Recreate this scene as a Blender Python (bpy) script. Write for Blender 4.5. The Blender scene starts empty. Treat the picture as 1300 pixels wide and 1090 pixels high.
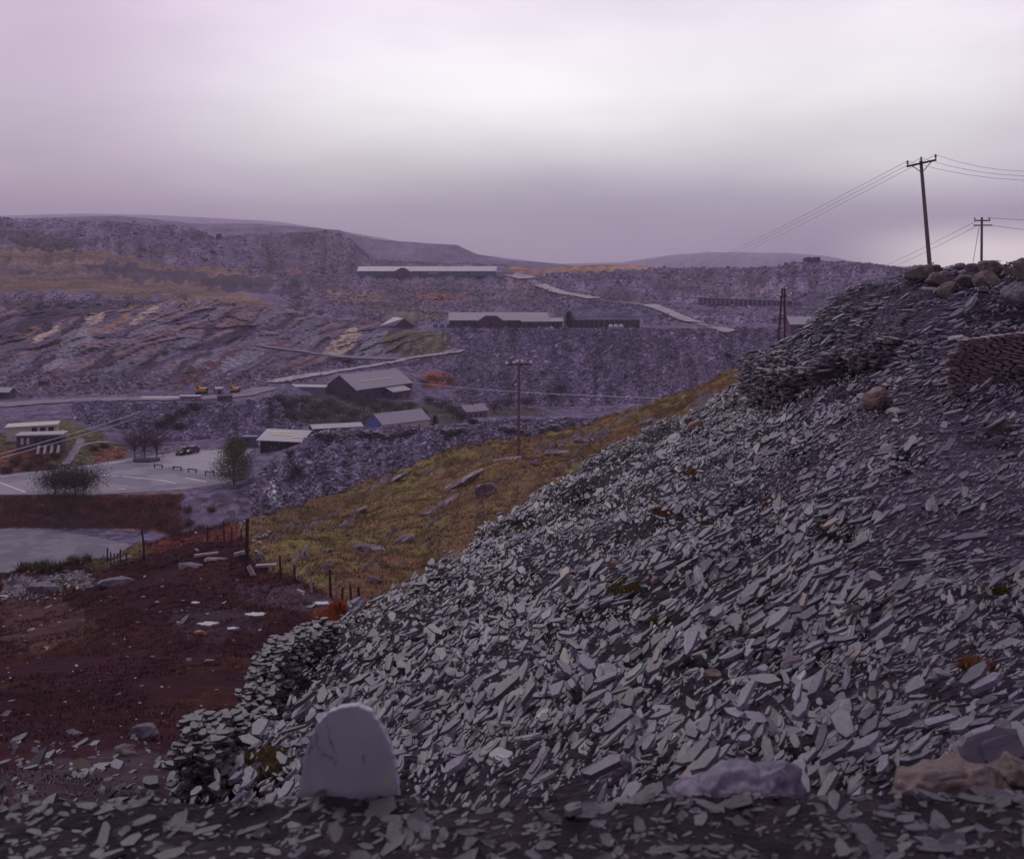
import bpy, bmesh, math, random
import numpy as np
from mathutils import Vector, Matrix
from mathutils.bvhtree import BVHTree
random.seed(7); RNG = np.random.default_rng(7)
F = 1394.0; HZ = 330.0
scene = bpy.context.scene
COL = scene.collection
def W(px, row, d): return Vector((d*(px-650)/F, d, -d*(row-HZ)/F))

# ------------------------------------------------------------------ noise
def _h(ix, iy, iz, s):
    n = (ix*374761393 + iy*668265263 + iz*2147483647 + s*974634777) & 0xffffffff
    n = ((n ^ (n >> 13))*1274126177) & 0xffffffff
    return ((n ^ (n >> 16)) & 0xffffff)/16777215.0
def vnoise(x, y, z=None, s=0):
    x = np.asarray(x, float); y = np.asarray(y, float)
    z = np.zeros_like(x) if z is None else np.asarray(z, float)
    fx, fy, fz = np.floor(x), np.floor(y), np.floor(z)
    ix, iy, iz = fx.astype(np.int64), fy.astype(np.int64), fz.astype(np.int64)
    u, v, w = x-fx, y-fy, z-fz
    u = u*u*(3-2*u); v = v*v*(3-2*v); w = w*w*(3-2*w)
    r = 0
    for a in (0, 1):
        for b in (0, 1):
            for c in (0, 1):
                r = r + _h(ix+a, iy+b, iz+c, s)*(u if a else 1-u)*(v if b else 1-v)*(w if c else 1-w)
    return r*2-1
def fbm(x, y, z=None, s=0, o=4, g=0.5):
    r = 0; a = 1; f = 1; t = 0
    for i in range(o):
        r = r + a*vnoise(x*f, y*f, None if z is None else z*f, s+i*17); t += a; a *= g; f *= 2.03
    return r/t

# ------------------------------------------------------------------ mesh helpers
def tag(o, label=None, cat=None, group=None, kind=None):
    if label: o['label'] = label
    if cat: o['category'] = cat
    if group: o['group'] = group
    if kind: o['kind'] = kind
    return o
def empty(name, loc, label, cat, group=None, rz=0.0):
    o = bpy.data.objects.new(name, None); COL.objects.link(o); o.location = loc; o.rotation_euler = (0, 0, rz)
    o.empty_display_size = 0.2
    return tag(o, label, cat, group)
def np_mesh(name, V, faces_flat, sizes, mat, col=None, smooth=False):
    me = bpy.data.meshes.new(name)
    V = np.asarray(V, np.float32); faces_flat = np.asarray(faces_flat, np.int32); sizes = np.asarray(sizes, np.int32)
    me.vertices.add(len(V)); me.vertices.foreach_set('co', V.ravel())
    me.loops.add(len(faces_flat)); me.loops.foreach_set('vertex_index', faces_flat)
    me.polygons.add(len(sizes))
    st = np.concatenate(([0], np.cumsum(sizes)[:-1])).astype(np.int32)
    me.polygons.foreach_set('loop_start', st); me.polygons.foreach_set('loop_total', sizes)
    me.polygons.foreach_set('use_smooth', np.full(len(sizes), smooth, bool))
    me.update(calc_edges=True)
    if col is not None:
        c = np.ones((len(V), 4), np.float32); c[:, :3] = col
        at = me.color_attributes.new('Col', 'FLOAT_COLOR', 'POINT'); at.data.foreach_set('color', c.ravel())
    me.materials.append(mat)
    o = bpy.data.objects.new(name, me); COL.objects.link(o)
    return o
class MB:
    def __init__(s): s.v = []; s.f = []
    def add(s, vs, fs):
        b = len(s.v); s.v += [tuple(v) for v in vs]; s.f += [tuple(b+i for i in f) for f in fs]; return s
    def box(s, c, d, M=None):
        c = Vector(c); hx, hy, hz = d[0]/2, d[1]/2, d[2]/2
        vs = [Vector((a*hx, b*hy, e*hz)) for e in (-1, 1) for a, b in ((-1, -1), (1, -1), (1, 1), (-1, 1))]
        if M is not None: vs = [M @ v for v in vs]
        vs = [c+v for v in vs]
        return s.add(vs, [(3, 2, 1, 0), (4, 5, 6, 7), (0, 1, 5, 4), (1, 2, 6, 5), (2, 3, 7, 6), (3, 0, 4, 7)])
    def tube(s, p0, p1, r0, r1=None, n=6, cap=True):
        r1 = r0 if r1 is None else r1
        p0 = Vector(p0); p1 = Vector(p1); q = (p1-p0).normalized().to_track_quat('Z', 'Y')
        vs = []
        for p, r in ((p0, r0), (p1, r1)):
            for i in range(n):
                a = 2*math.pi*i/n; vs.append(p + q @ Vector((r*math.cos(a), r*math.sin(a), 0)))
        fs = [(i, (i+1) % n, n+(i+1) % n, n+i) for i in range(n)]
        if cap: fs += [tuple(range(n-1, -1, -1)), tuple(range(n, 2*n))]
        return s.add(vs, fs)
    def path(s, pts, rs, n=6):
        pts = [Vector(p) for p in pts]; vs = []
        for k, p in enumerate(pts):
            t = (pts[min(k+1, len(pts)-1)]-pts[max(k-1, 0)]).normalized(); q = t.to_track_quat('Z', 'Y')
            for i in range(n):
                a = 2*math.pi*i/n; vs.append(p + q @ Vector((rs[k]*math.cos(a), rs[k]*math.sin(a), 0)))
        fs = []
        for k in range(len(pts)-1):
            for i in range(n): fs.append((k*n+i, k*n+(i+1) % n, (k+1)*n+(i+1) % n, (k+1)*n+i))
        fs += [tuple(range(n-1, -1, -1)), tuple(range((len(pts)-1)*n, len(pts)*n))]
        return s.add(vs, fs)
    def prism(s, poly, axis_vec):            # poly: list of 3D points, extruded
        n = len(poly); a = [Vector(p) for p in poly]; b = [p+Vector(axis_vec) for p in a]
        return s.add(a+b, [tuple(range(n-1, -1, -1)), tuple(range(n, 2*n))] + [(i, (i+1) % n, n+(i+1) % n, n+i) for i in range(n)])
    def build(s, name, mat, parent=None, bevel=0, smooth=False):
        me = bpy.data.meshes.new(name); me.from_pydata(s.v, [], s.f); me.update()
        me.polygons.foreach_set('use_smooth', [False]*len(me.polygons))
        if bevel or True:
            bm = bmesh.new(); bm.from_mesh(me); bmesh.ops.recalc_face_normals(bm, faces=bm.faces)
            if bevel: bmesh.ops.bevel(bm, geom=list(bm.edges), offset=bevel, segments=2, affect='EDGES', clamp_overlap=True)
            bm.to_mesh(me); bm.free()
        if smooth:
            for p in me.polygons: p.use_smooth = True
        me.materials.append(mat)
        o = bpy.data.objects.new(name, me); COL.objects.link(o)
        if parent: o.parent = parent
        return o

# ------------------------------------------------------------------ materials
def nodes(name):
    m = bpy.data.materials.new(name); m.use_nodes = True; nt = m.node_tree
    return m, nt, nt.nodes, nt.links, nt.nodes['Principled BSDF']
def mat_plain(name, col, rough=0.8, var=0.25, scale=3.0, bump=0.2, metal=0.0, spots=None, spec=0.3, stretch=(1, 1, 1)):
    m, nt, N, L, B = nodes(name)
    tc = N.new('ShaderNodeTexCoord'); mp = N.new('ShaderNodeMapping'); mp.inputs['Scale'].default_value = stretch
    L.new(tc.outputs['Object'], mp.inputs['Vector'])
    n1 = N.new('ShaderNodeTexNoise'); n1.inputs['Scale'].default_value = scale; n1.inputs['Detail'].default_value = 8; n1.inputs['Roughness'].default_value = 0.65
    L.new(mp.outputs[0], n1.inputs['Vector'])
    r = N.new('ShaderNodeValToRGB'); L.new(n1.outputs['Fac'], r.inputs['Fac'])
    r.color_ramp.elements[0].position = 0.3; r.color_ramp.elements[1].position = 0.7
    r.color_ramp.elements[0].color = tuple(c*(1-var) for c in col)+(1,); r.color_ramp.elements[1].color = tuple(min(1, c*(1+var)) for c in col)+(1,)
    out = r.outputs['Color']
    if spots:
        n2 = N.new('ShaderNodeTexNoise'); n2.inputs['Scale'].default_value = spots[1]; n2.inputs['Detail'].default_value = 5; L.new(mp.outputs[0], n2.inputs['Vector'])
        r2 = N.new('ShaderNodeValToRGB'); L.new(n2.outputs['Fac'], r2.inputs['Fac']); r2.color_ramp.elements[0].position = spots[2]; r2.color_ramp.elements[1].position = spots[2]+0.06
        mx = N.new('ShaderNodeMixRGB'); L.new(r2.outputs['Color'], mx.inputs['Fac']); L.new(out, mx.inputs['Color1']); mx.inputs['Color2'].default_value = tuple(spots[0])+(1,)
        out = mx.outputs['Color']
    L.new(out, B.inputs['Base Color']); B.inputs['Roughness'].default_value = rough; B.inputs['Metallic'].default_value = metal
    B.inputs['Specular IOR Level'].default_value = spec
    if bump:
        b = N.new('ShaderNodeBump'); b.inputs['Strength'].default_value = bump; b.inputs['Distance'].default_value = 0.05
        L.new(n1.outputs['Fac'], b.inputs['Height']); L.new(b.outputs['Normal'], B.inputs['Normal'])
    return m
def mat_attr(name, rough=0.85, scales=(0.25, 1.4), amp=(0.35, 0.4), bump=0.6, bdist=0.5, spec=0.25, stretch=(1, 1, 1), rot=(0, 0, 0), vor=None):
    """base colour from the mesh's colour attribute, broken up by two noises"""
    m, nt, N, L, B = nodes(name)
    at = N.new('ShaderNodeAttribute'); at.attribute_name = 'Col'
    g = N.new('ShaderNodeNewGeometry'); mp = N.new('ShaderNodeMapping'); mp.inputs['Scale'].default_value = stretch; mp.inputs['Rotation'].default_value = rot
    L.new(g.outputs['Position'], mp.inputs['Vector'])
    mul = None
    for sc, am in zip(scales, amp):
        n = N.new('ShaderNodeTexNoise'); n.inputs['Scale'].default_value = sc; n.inputs['Detail'].default_value = 6; n.inputs['Roughness'].default_value = 0.7
        L.new(mp.outputs[0], n.inputs['Vector'])
        mr = N.new('ShaderNodeMapRange'); mr.inputs[1].default_value = 0.3; mr.inputs[2].default_value = 0.7; mr.inputs[3].default_value = 1-am; mr.inputs[4].default_value = 1+am
        L.new(n.outputs['Fac'], mr.inputs[0])
        if mul is None: mul = mr.outputs[0]
        else:
            q = N.new('ShaderNodeMath'); q.operation = 'MULTIPLY'; L.new(mul, q.inputs[0]); L.new(mr.outputs[0], q.inputs[1]); mul = q.outputs[0]
        last = n
    h = last.outputs['Fac']
    if vor:
        v = N.new('ShaderNodeTexVoronoi'); v.inputs['Scale'].default_value = vor[0]; L.new(mp.outputs[0], v.inputs['Vector'])
        sp = N.new('ShaderNodeSeparateColor'); L.new(v.outputs['Color'], sp.inputs[0])
        mr = N.new('ShaderNodeMapRange'); mr.inputs[3].default_value = 1-vor[1]; mr.inputs[4].default_value = 1+vor[1]; L.new(sp.outputs[0], mr.inputs[0])
        q = N.new('ShaderNodeMath'); q.operation = 'MULTIPLY'; L.new(mul, q.inputs[0]); L.new(mr.outputs[0], q.inputs[1]); mul = q.outputs[0]
        ad = N.new('ShaderNodeMath'); ad.operation = 'ADD'; L.new(h, ad.inputs[0]); L.new(sp.outputs[1], ad.inputs[1]); h = ad.outputs[0]
    vm = N.new('ShaderNodeVectorMath'); vm.operation = 'SCALE'; L.new(at.outputs['Color'], vm.inputs[0]); L.new(mul, vm.inputs['Scale'])
    L.new(vm.outputs[0], B.inputs['Base Color']); B.inputs['Roughness'].default_value = rough; B.inputs['Specular IOR Level'].default_value = spec
    b = N.new('ShaderNodeBump'); b.inputs['Strength'].default_value = bump; b.inputs['Distance'].default_value = bdist
    L.new(h, b.inputs['Height']); L.new(b.outputs['Normal'], B.inputs['Normal'])
    return m

M_FAR = mat_attr('quarry_terrain', 0.95, (0.05, 0.5), (0.25, 0.45), 0.9, 1.2, 0.1, vor=(0.75, 0.45))
M_RUB = mat_attr('rubble', 0.9, (0.3, 2.0), (0.2, 0.3), 0.3, 0.1, 0.15)
M_TIP = mat_attr('tip_base', 0.9, (0.8, 6.0), (0.3, 0.5), 1.0, 0.08, 0.15, vor=(9.0, 0.5))
M_SLA = mat_attr('slate_debris', 0.42, (2.5, 22.0), (0.25, 0.34), 0.6, 0.012, 0.3)
M_MOO = mat_attr('moor', 0.95, (0.35, 3.5), (0.3, 0.45), 1.0, 0.12, 0.05)
M_GRS = mat_attr('grass_blades', 0.85, (0.6, 4.0), (0.2, 0.2), 0.0, 0.01, 0.1)
M_LEF = mat_attr('leaves', 0.8, (0.5, 3.0), (0.2, 0.2), 0.0, 0.01, 0.15)

# ------------------------------------------------------------------ far terrain: one sheet, near to far
LINES = [  # (px, row, d) ; or ('z', px, z, d)
 [(-900,'z',-16,5),(2300,'z',-16,5)],
 [(-900,'z',-34,70),(2300,'z',-34,70)],
 [(-900,'z',-44,150),(200,'z',-44,150),(250,'z',-46,150),(350,'z',-46,165),(700,'z',-46,170),(2300,'z',-45,180)],
 [(-900,'z',-44,183),(190,'z',-44,183),(230,'z',-44.5,178),(300,'z',-45,172),(355,'z',-43,181),(400,'z',-42,186),(740,'z',-41,190),(960,'z',-43,220),(2300,'z',-43,220)],
 [(-900,'z',-40,186),(300,'z',-40,187.5),(318,'z',-39.6,192),(350,'z',-38.1,205),(390,'z',-35.9,217),(420,'z',-35.2,227),(500,'z',-35.6,232),(600,'z',-35.6,236),(740,'z',-36.3,240),(800,'z',-38,245),(960,'z',-40,260),(2300,'z',-40,260)],
 [(-900,'z',-40,195),(0,'z',-40,204),(100,'z',-40,214),(150,'z',-40,221),(200,'z',-40,229),(300,'z',-40,236),(365,'z',-40,240),(400,'z',-39.2,245),(560,'z',-39.2,248),(600,'z',-36.2,252),(740,'z',-36,256),(960,'z',-40,275),(2300,'z',-40,275)],
 [(-900,'z',-37.7,212),(0,'z',-37.8,222),(60,'z',-37.6,224),(100,'z',-38.2,230),(160,'z',-39.6,232),(200,'z',-40,236),(300,'z',-40,243),(400,'z',-41,262),(740,'z',-41,275),(960,'z',-42,290),(2300,'z',-42,290)],
 [(-900,'z',-37.4,240),(0,'z',-37.3,240),(60,'z',-37.2,242),(100,'z',-37.4,250),(200,'z',-37.3,256),(300,'z',-38.4,257),(350,'z',-40.0,262),(400,530,290),(500,520,305),(600,515,315),(740,525,310),(800,520,305),(960,517,305),(2300,500,305)],
 [(-900,530,262),(0,522,268),(60,514,275),(200,511,277),(300,512,277),(350,505,285),(400,507,310),(520,508,322),(600,500,335),(700,495,338),(960,480,338),(2300,470,338)],
 [(-900,508,285),(0,505,290),(200,497,304),(300,494,308),(350,487,315),(415,480,342),(500,471,352),(600,460,370),(700,456,378),(960,447,370),(2300,440,370)],
 [(-900,475,325),(0,470,330),(200,468,335),(350,468,345),(400,462,368),(500,456,382),(560,448,388),(600,437,392),(700,432,396),(960,430,390),(2300,430,390)],
 [(-900,430,375),(0,428,375),(200,423,385),(330,428,392),(400,440,398),(450,438,402),(500,428,408),(560,418,412),(700,417.5,410),(900,418,410),(1050,415,405),(2300,410,400)],
 [(-900,400,420),(0,398,420),(200,393,430),(330,390,445),(400,402,448),(470,408,450),(500,412,450),(560,413.5,445),(960,414.5,445),(1050,412,430),(2300,400,420)],
 [(-900,372,480),(0,374,480),(200,373,500),(300,378,520),(400,388,540),(500,401,510),(600,400,520),(690,393,510),(725,384,505),(750,388,500),(800,397,490),(900,405,500),(960,399,500),(1050,395,480),(2300,380,480)],
 [(-900,340,600),(0,346,600),(200,359,620),(300,366,640),(400,373,660),(500,379,650),(600,381,640),(700,375,620),(760,382,590),(820,388,570),(900,383,570),(960,380,560),(1050,371,530),(2300,360,530)],
 [(-900,312,680),(0,318,680),(100,322,680),(200,338,700),(300,349,720),(400,352,745),(450,353,775),(640,353,775),(700,362,700),(800,369,640),(900,372,610),(1000,361,570),(1100,356,560),(2300,350,560)],
 [(-900,306,715),(0,311,720),(100,317,725),(200,328,740),(250,334,750),(300,341,760),(400,346.5,785),(450,347.5,805),(640,347.5,805),(665,345,800),(720,350,720),(800,351,690),(900,353,640),(1000,343,600),(1100,341,590),(2300,345,590)],
 [(-900,255,800),(0,277,800),(100,280,800),(200,283.5,805),(240,288,810),(258,294,815),(272,301,830),(290,299,850),(350,295,890),(420,293,920),(440,300,922),(458,314,925),(474,330,930),(500,332,950),(640,336,950),(680,343,930),(700,340,920),(740,337,880),(800,336,850),(850,341,760),(980,340,700),(1010,334,660),(1030,331,650),(1100,334,650),(1140,339,650),(1300,350,650),(2300,380,650)],
 [(-900,'z',25,1000),(0,'z',22,1000),(250,'z',10,1000),(420,'z',10,1080),(480,'z',-12,1080),(2300,'z',-22,1080)],
 [(-900,268,1500),(0,280,1500),(60,276,1500),(150,274,1500),(250,284,1500),(330,284,1500),(385,288,1500),(430,292,1500),(450,298,1500),(470,303,1500),(500,306,1500),(580,311,1500),(590,316,1500),(606,323,1500),(650,330,1500),(697,334,1500),(760,339,1500),(2300,345,1500)],
 [(-900,'z',20,2200),(400,'z',10,2200),(700,'z',-30,2200),(2300,'z',-30,2200)],
 [(-900,272,5200),(0,274,5200),(100,271,5200),(200,273,5200),(350,281,5200),(450,296,5200),(600,322,5200),(700,335,5200),(790,333,5200),(850,324,5200),(900,320,5200),(1000,321,5200),(1050,325,5200),(1085,332,5200),(1130,338,5200),(1300,341,5200),(2300,341,5200)],
 [(-900,'z',-30,5600),(2300,'z',-60,5600)],
]
PXS = np.concatenate([np.linspace(-900, -120, 70)[:-1], np.linspace(-120, 1420, 640), np.linspace(1420, 2300, 70)[1:]])
SUB = [4, 10, 12, 16, 34, 14, 14, 16, 24, 22, 24, 30, 14, 24, 26, 24, 12, 34, 6, 24, 6, 24]
def ev(line):
    p = [e[0] for e in line]; d = [e[-1] for e in line]
    z = [e[2] if e[1] == 'z' else -(e[1]-HZ)/F*e[2] for e in line]
    return np.interp(PXS, p, d), np.interp(PXS, p, z)
rowsD, rowsZ, rowsK = [], [], []
for k in range(len(LINES)-1):
    d0, z0 = ev(LINES[k]); d1, z1 = ev(LINES[k+1]); n = SUB[k]
    for i in range(n):
        t = i/n; rowsD.append(d0*(1-t)+d1*t); rowsZ.append(z0*(1-t)+z1*t); rowsK.append(k+t)
d1, z1 = ev(LINES[-1]); rowsD.append(d1); rowsZ.append(z1); rowsK.append(len(LINES)-1)
D = np.array(rowsD); Z = np.array(rowsZ); K = np.array(rowsK)[:, None]+0*D; PX = PXS[None, :]+0*D
ROW = HZ-Z*F/D
X = D*(PX-650)/F
def inpoly(px, row, poly, feather=0):
    """soft inside mask: noise-warped point-in-polygon"""
    wx = px+feather*fbm(px/14., row/9., s=5, o=3)*2; wy = row+feather*fbm(px/14., row/9., s=9, o=3)
    ins = np.zeros(px.shape, bool); n = len(poly)
    for i in range(n):
        x0, y0 = poly[i]; x1, y1 = poly[(i+1) % n]
        if y0 == y1: continue
        c = ((y0 > wy) != (y1 > wy)) & (wx < (x1-x0)*(wy-y0)/(y1-y0)+x0)
        ins ^= c
    return ins
def kmask(a, b): return (K >= a) & (K <= b)
# displacement
amp = np.interp(K, [0, 2, 3, 4, 5, 6, 8, 9, 10, 12, 13, 14, 16, 17, 18, 22], [.3, .1, .5, .5, .5, .5, .8, .8, 1.6, .7, 1.2, 1.6, 2.2, 2.0, 2.5, 3.])
flat = (kmask(1.9, 3.05) & (PX < 225)) | (kmask(3.95, 5.02) & (PX < 345)) | (kmask(5, 6) & (PX < 330) & (PX > 165))
amp = np.where(flat, 0.0, amp)
pads = kmask(8, 9.02) & (PX < 345)
amp = np.where(pads, 0.15, amp)
ROADS = [[(340,487.5),(375,480),(440,470),(500,460.5),(520,455),(560,450),(590,447)],[(525,456),(480,456),(430,453),(385,447),(345,442),(322,438)],[(648,350),(662,353),(672,355)],[(683,361.5),(700,367.5),(720,374),(735,376.5),(756,380.5)],[(822,387.5),(840,394),(858,402),(872,408),(885,411)],[(905,415.5),(915,419),(932,423)],[(-60,515),(40,512),(150,508),(260,506),(310,502),(345,490)],[(560,415.5),(870,415.8)],[(455,350),(640,350)]]
def rdist(px, row, sx=3.5):
    best = np.full(px.shape, 1e9)
    for L_ in ROADS:
        for (x0, y0), (x1, y1) in zip(L_[:-1], L_[1:]):
            ax, ay, bx, by = x0/sx, y0, x1/sx, y1; dx, dy = bx-ax, by-ay; t = np.clip(((px/sx-ax)*dx+(row-ay)*dy)/(dx*dx+dy*dy), 0, 1)
            best = np.minimum(best, np.hypot(px/sx-ax-t*dx, row-ay-t*dy))
    return best
RD = rdist(PX, ROW); amp = np.where((K > 7.5) & (K < 17), amp*np.clip((RD-1.0)/5, 0.05, 1), amp)
amp = np.where(kmask(3.05, 3.95) & (PX < 345), amp*.5, amp)
BLD = [[(410,470),(530,470),(530,515),(410,515)],[(565,396),(816,396),(816,416),(565,416)],[(452,338),(650,338),(650,352),(452,352)],[(352,488),(415,488),(415,505),(352,505)],[(484,398),(530,398),(530,418),(484,418)],[(588,516),(622,516),(622,536),(588,536)],[(395,536),(548,536),(548,546),(395,546)],[(1000,402),(1055,402),(1055,424),(1000,424)],[(174,495),(312,495),(312,514),(174,514)]]
nobld = np.ones(PX.shape, bool)
for bp_ in BLD: nobld &= ~((PX > bp_[0][0]) & (PX < bp_[1][0]) & (ROW > bp_[0][1]) & (ROW < bp_[2][1]))
norub = nobld & ~((RD < 1.5) & (K > 7.5) & (K < 17))
amp = np.where(kmask(11, 12.02) & (PX > 480), 0.2, amp); amp = np.where(kmask(15, 16.02) & (PX > 430) & (PX < 660), 0.3, amp)
amp = np.where(kmask(16.2, 16.999), amp*1.0, amp)
sil = np.exp(-((K-17)/0.35)**2)+np.exp(-((K-19)/0.3)**2)+np.exp(-((K-21)/0.3)**2); amp = amp*(1-0.75*np.clip(sil, 0, 1))
sc = np.clip(D/300., 0.6, 4)
n1 = fbm(X/(9*sc), D/(9*sc), Z/(7*sc), s=1, o=5, g=0.6)
rub = np.abs(fbm(X/3.2, D/3.2, Z/2.2, s=33, o=3))
# slanted bedding on the quarry faces
face = (kmask(9.2, 12.6) & (PX < 560)).astype(float)*np.clip((560-PX)/60, 0, 1)*np.clip((K-9.2)/.3, 0, 1)*np.clip((12.8-K)/.4, 0, 1)
ang = math.radians(33)
wq = fbm(X/60, D/60, Z/40, s=15, o=4)*14; u_ = X*math.cos(ang)+(Z*1.35+wq)*math.sin(ang); v_ = -X*math.sin(ang)+(Z*1.35+wq)*math.cos(ang)
strat = fbm(u_/26., v_/4.2, D/50., s=21, o=6, g=0.68); step = np.floor(v_/6.0+fbm(u_/30, v_/30, s=3)*2)
saw = (v_/6.0+fbm(u_/30, v_/30, s=3)*2)-step
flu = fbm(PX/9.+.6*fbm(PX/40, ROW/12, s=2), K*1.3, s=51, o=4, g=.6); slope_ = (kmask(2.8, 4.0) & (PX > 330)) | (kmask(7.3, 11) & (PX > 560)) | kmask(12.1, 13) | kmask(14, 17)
dz = amp*n1*1.5+amp*0.5*rub*(1-face)+flu*slope_*np.interp(K, [3, 9, 13, 17], [.8, 1.3, 1.6, 3.2])*(amp > .25)*(1-.85*np.clip(sil, 0, 1))
dy = face*(strat*12+(saw-0.5)*3*(fbm(u_/25, v_/12, s=8, o=3) > -.05)+fbm(X/16, Z/9, s=12, o=4)*9)*np.clip((RD-1)/5, 0.05, 1)
heap = (kmask(3, 4.2) & (PX > 330)) | (kmask(6.3, 8) & (PX > 110) & (PX < 360)) | (kmask(7.5, 11) & (PX > 560)) 
dz = dz+heap*fbm(X/4., D/4., s=44, o=3)*0.7
Zd = Z+dz; Dd = D+dy*np.where(K > 0, 1, 0)
XYZ = np.stack([X, Dd, Zd], -1)
# painting: ground cover, darker bands, and shade of face recesses put into colour
base = np.zeros(D.shape+(3,)); base[:] = (0.158, 0.128, 0.205)
vv = fbm(X/25., D/25., s=61, o=3)[..., None]
base = base*(1+0.22*vv)
def paint(poly, c, k0, k1, f=3, mix=1.0):
    m = inpoly(PX, ROW, poly, f) & kmask(k0, k1)
    base[m] = base[m]*(1-mix)+np.array(c)*mix
TAN = (0.185, 0.118, 0.10); BRN = (0.15, 0.108, 0.118); RUST = (0.27, 0.115, 0.09); OLV = (0.135, 0.115, 0.08); DK = (0.075, 0.055, 0.085); BRK = (0.21, 0.085, 0.06); GRN = (0.13, 0.125, 0.06)
base_n = (fbm(X/45., Z/2.2, s=64, o=5, g=.75)+.6*fbm(X/12., D/25., s=65, o=4))[..., None]
# quarry face colours by bed
fm = face > 0.2
bed = fbm(u_/55., v_/3.6, s=71, o=4, g=0.6)
cl = np.array([[0.06, 0.04, 0.075], [0.12, 0.085, 0.15], [0.17, 0.14, 0.21], [0.22, 0.155, 0.17], [0.13, 0.065, 0.09]])
idx = np.clip(((bed+0.55)/1.1*5).astype(int), 0, 4); base[fm] = cl[idx][fm]
paint([(-900,290),(0,313),(100,318),(200,330),(300,343),(345,350),(330,352),(260,352),(290,368),(372,390),(300,391),(200,380),(120,372),(0,368),(-900,372)], TAN, 12.2, 16.6, 9)
paint([(-900,330),(0,334),(70,340),(150,352),(60,352),(-900,345)], BRN, 12.2, 16, 4)
paint([(95,334),(180,337),(260,345),(335,352),(352,374),(310,368),(210,358),(130,350)], DK, 12.2, 16.4, 9)
paint([(0,296),(60,298),(120,312),(60,318),(0,306)], DK, 12.2, 17, 4)
paint([(160,316),(240,321),(238,326),(150,322)], TAN, 12.2, 17, 2)
paint([(330,350),(350,352),(345,372),(328,366)], DK, 12, 16.5, 2)
paint([(352,345),(400,346),(402,350),(355,349)], RUST, 12, 17, 1)
paint([(390,354),(460,362),(560,360),(640,372),(700,380),(640,390),(480,388),(380,380)], BRN, 12, 16, 5, 0.6)
paint([(385,374),(420,371),(500,378),(500,384),(400,383)], (0.25,0.17,0.11), 11.5, 16, 3)
paint([(528,375),(560,372),(600,380),(560,384),(530,381)], RUST, 11.5, 16, 2)
paint([(480,384),(540,386),(580,400),(560,410),(520,408),(470,396)], OLV, 11.5, 16, 4)
paint([(488,425),(520,420),(560,424),(585,436),(570,450),(500,454),(488,440)], OLV, 9.5, 12.5, 4)
paint([(536,474),(556,470),(578,476),(576,490),(540,494)], (0.30,0.10,0.07), 8, 11, 3)
paint([(640,340),(720,333),(790,333),(840,340),(740,345),(650,350)], (0.33,0.19,0.12), 15.8, 17.4, 2)
paint([(650,353),(700,362),(720,380),(650,372),(640,358)], BRN, 13, 17, 3)
paint([(700,368),(800,372),(830,390),(780,384),(720,378)], BRN, 13, 16, 3, .6)
paint([(350,498),(420,505),(520,512),(640,520),(700,520),(640,540),(420,545),(350,530)], (0.085,0.068,0.07), 6.1, 9, 5)
paint([(180,540),(260,512),(250,530),(190,556)], (0.07,0.06,0.06), 5.6, 8, 4)
paint([(-900,556),(0,552),(80,536),(110,540),(160,570),(150,600),(-900,620)], GRN, 5, 7.4, 4)
paint([(-900,570),(0,568),(75,572),(60,598),(-900,620)], BRK, 5, 7.4, 5)
paint([(120,560),(165,574),(150,592),(118,590)], BRK, 5, 7.4, 2)
paint([(-900,628),(0,628),(228,626),(236,700),(150,690),(-900,700)], BRK, 2.9, 4.05, 4)
paint([(40,652),(110,650),(150,672),(60,675)], (0.13,0.11,0.15), 2.9, 4.05, 4)
paint([(0,632),(120,632),(110,642),(0,642)], OLV, 2.9, 4.05, 4)
paint([(228,628),(340,622),(350,665),(300,700),(240,700)], (0.175,0.145,0.21), 2.9, 4.05, 2)
paint([(318,604),(335,600),(352,640),(345,660),(325,650)], (0.18,0.12,0.10), 2.9, 4.05, 2)
paint([(735,382),(790,384),(835,396),(850,412),(740,412)], (0.125,0.11,0.19), 12, 15, 3, .7)
paint([(560,417),(900,417),(960,420),(960,428),(700,430),(560,426)], (0.085,0.065,0.095), 10.2, 11.5, 3, .6)  # darker band just below the terrace edge
paint([(600,430),(700,425),(760,470),(700,520),(600,500)], (0.125,0.105,0.165), 8, 11, 6, .5)
paint([(780,430),(900,430),(920,480),(820,500)], (0.17,0.125,0.175), 8, 11, 6, .5)
paint([(840,352),(980,350),(1000,372),(860,374)], (0.16,0.115,0.145), 13, 17, 4, .6)
paint([(880,395),(960,390),(1000,410),(900,412)], (0.115,0.095,0.15), 11, 15, 4, .6)
paint([(320,296),(420,293),(460,316),(470,345),(330,348)], (0.135,0.105,0.145), 15, 17.1, 5, .6)
paint([(470,350),(560,352),(600,372),(500,374)], (0.115,0.09,0.12), 12, 16, 4, .6)
paint([(345,372),(372,356),(385,360),(378,374)], (0.07,0.05,0.08), 11, 16, 2)
TANR = (0.46, 0.37, 0.31); PALE = (0.225, 0.215, 0.27); ORG = (0.30, 0.18, 0.13); RECESS_SHADE = (0.045, 0.028, 0.055)  # the last colour paints the shade of recesses onto the rock faces
paint([(640,418),(672,420),(640,455),(604,490),(578,492),(606,450)], (0.215,0.185,0.255), 8, 11, 5, .7)
def slanted(px, row, l, h): # outline for rock slabs and recess shade, dipping up to the right
    a = math.radians(33); c, s = math.cos(a), math.sin(a)
    return [(px+x*c+y*s*.3, row-x*s+y) for x, y in ((-l, -h*.3), (-l*.4, -h), (l*.5, -h*.8), (l, 0), (l*.6, h), (-l*.7, h*.9))]
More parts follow.
